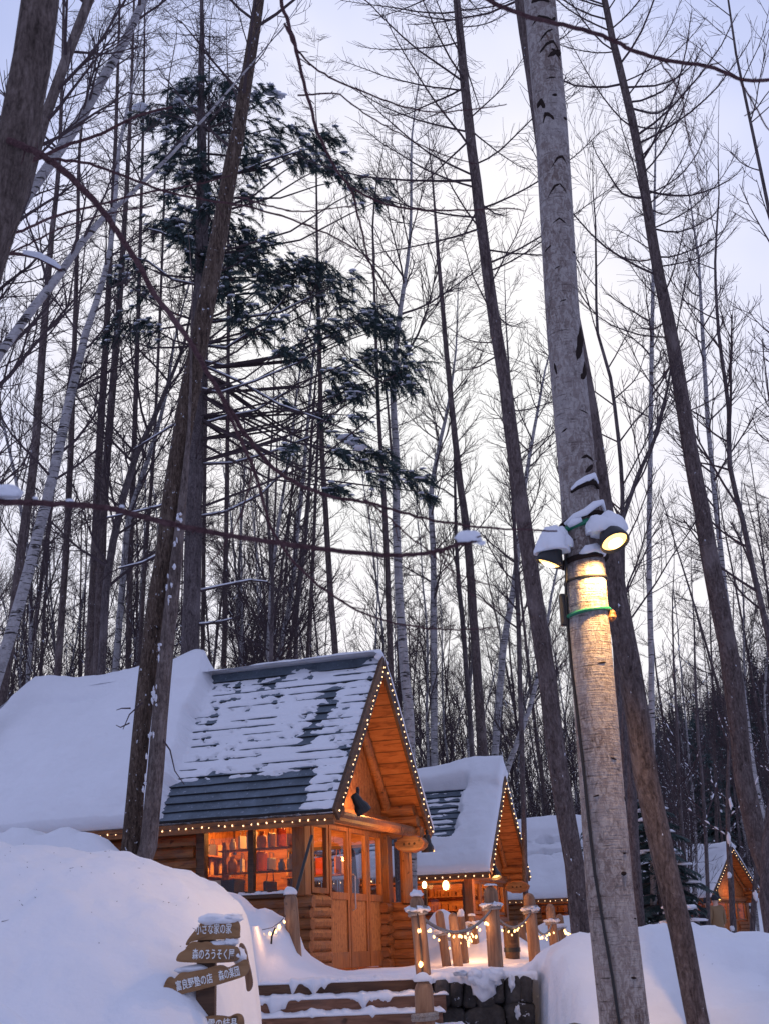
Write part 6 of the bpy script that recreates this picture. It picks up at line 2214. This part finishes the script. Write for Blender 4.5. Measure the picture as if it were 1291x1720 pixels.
# ------------------------------------------------------------------ people
COAT_TAN = plain('coat_tan', (.24, .15, .075), .85)
COAT_DARK = plain('coat_dark', (.02, .02, .026), .85)
HAIR = plain('hair_dark', (.018, .013, .012), .5)
SKIN = plain('skin', (.55, .36, .28), .6)
TROUSER = plain('trousers_dark', (.03, .03, .04), .85)
def skin_mesh(name, verts, edges, radii, m, parent, sub=1, root=0):
    me = bpy.data.meshes.new(name)
    me.from_pydata([tuple(v) for v in verts], edges, [])
    o = bpy.data.objects.new(name, me)
    col.objects.link(o)
    sk = o.modifiers.new('skin', 'SKIN'); sk.use_smooth_shade = True
    for i, r in enumerate(radii):
        r = r if isinstance(r, tuple) else (r, r)
        me.skin_vertices[0].data[i].radius = r
    me.skin_vertices[0].data[root].use_root = True
    sd = o.modifiers.new('sub', 'SUBSURF'); sd.levels = sub; sd.render_levels = sub
    dg = bpy.context.evaluated_depsgraph_get()
    m2 = bpy.data.meshes.new_from_object(o.evaluated_get(dg))
    o.modifiers.clear()
    o.data = m2
    m2.materials.clear(); m2.materials.append(m)
    o.parent = parent
    return o
def person(loc, rz, h, label, coat, hat=True, arm=0):
    root = empty('person', loc, rz, label, 'person')
    s = h / 1.72
    V = [(0, 0, .92), (0, 0, 1.12), (0, 0, 1.36), (0, .0, 1.46), (0, -.01, 1.53), (0, -.01, 1.62), (0, -.0, 1.70),
         (.09, 0, .86), (.10, .0, .48), (.10, .02, .09), (.10, -.10, .04), (-.09, 0, .86), (-.10, 0, .48), (-.10, .02, .09), (-.10, -.10, .04),
         (.17, 0, 1.40), (.23, .02, 1.14), (.24, -.08, .92), (.24, -.12, .83), (-.17, 0, 1.40), (-.23, .02, 1.14), (-.24, -.08, .92), (-.24, -.12, .83)]
    if arm:
        V[20] = (-.30, -.14, 1.22); V[21] = (-.40, -.34, 1.28); V[22] = (-.43, -.42, 1.31)
    E = [(0, 1), (1, 2), (2, 3), (3, 4), (4, 5), (5, 6), (0, 7), (7, 8), (8, 9), (9, 10), (0, 11), (11, 12), (12, 13), (13, 14), (2, 15), (15, 16), (16, 17), (17, 18), (2, 19), (19, 20), (20, 21), (21, 22)]
    R = [(.15, .11), (.14, .10), (.16, .10), .06, .075, .095, .06, .09, .065, .05, .045, .09, .065, .05, .045, .065, .05, .04, .035, .065, .05, .04, .035]
    b = skin_mesh('body', [Vector(v) * s for v in V], E, [tuple(x * s for x in r) if isinstance(r, tuple) else r * s for r in R], SKIN, root)
    # coat: torso, skirt and sleeves a little fuller than the body
    V2 = [(0, 0, .92), (0, 0, 1.15), (0, 0, 1.38), (0, 0, 1.46), (0, 0, .62), (.175, 0, 1.40), (V[16][0] * 1.02, V[16][1], V[16][2]), V[17], (-.175, 0, 1.40), V[20], V[21]]
    E2 = [(0, 1), (1, 2), (2, 3), (0, 4), (2, 5), (5, 6), (6, 7), (2, 8), (8, 9), (9, 10)]
    R2 = [(.21, .16), (.20, .15), (.20, .135), (.085, .085), (.23, .18), .085, .075, .062, .085, .075, .062]
    c = skin_mesh('coat', [Vector(v) * s for v in V2], E2, [tuple(x * s for x in r) if isinstance(r, tuple) else r * s for r in R2], coat, root)
    mb = MB()
    for sx in (-.1, .1):
        mb.tube([Vector((sx * .9, 0, .78)) * s, Vector((sx, 0, .48)) * s, Vector((sx, .02, .10)) * s, Vector((sx, .02, .04)) * s], [.105 * s, .085 * s, .068 * s, .07 * s], 12)
        mb.blob(Vector((sx, -.05, .045)) * s, (.055 * s, .13 * s, .05 * s), 1, 10, 7, .05)
    mb.build('trousers', TROUSER, root, smooth=True)
    mb = MB()
    if hat:
        mb.lathe([(.112 * s, 1.60 * s), (.118 * s, 1.64 * s), (.11 * s, 1.70 * s), (.07 * s, 1.755 * s), (0, 1.77 * s)], n=16)
        mb.build('hat', COAT_DARK, root, smooth=True)
    else:
        mb.blob(Vector((0, .012, 1.635)) * s, (.125 * s, .138 * s, .14 * s), 4, 18, 12, .08, -.9)
        mb.build('hair', HAIR, root, smooth=True)
    # face
    mb = MB()
    for sx in (-.035, .035):
        mb.blob(Vector((sx, -.092, 1.60)) * s, (.012 * s, .006 * s, .008 * s), 1, 8, 6, 0)
    mb.blob(Vector((0, -.095, 1.525)) * s, (.025 * s, .006 * s, .006 * s), 2, 8, 6, 0)
    mb.build('facial_features', HAIR, root)
    mb = MB()
    mb.blob(Vector((0, -.105, 1.57)) * s, (.014 * s, .02 * s, .025 * s), 2, 8, 6, .1)
    for sx in (-.098, .098): mb.blob(Vector((sx, .0, 1.585)) * s, (.012 * s, .022 * s, .034 * s), 2, 8, 6, .1)
    mb.build('nose_and_ears', SKIN, root, smooth=True)
    return root
p = at(1210, 1598, 38.5); p.z = at(1208, 1505, 38.5).z - 1.72
person(p, math.radians(200), 1.72, 'visitor in a long tan coat and black hat before the small distant cabin', COAT_TAN)
p = at(1196, 1598, 39.2); p.z = at(1193, 1510, 39.2).z - 1.66
person(p, math.radians(170), 1.66, 'visitor in black half hidden beside the person in the tan coat', COAT_DARK, True, 1)
p = at(965, 1713, 7.0); p.z -= 1.56
person(p, math.radians(10), 1.50, 'passer-by of whom only dark hair shows at the bottom edge below the bank', COAT_DARK, False)
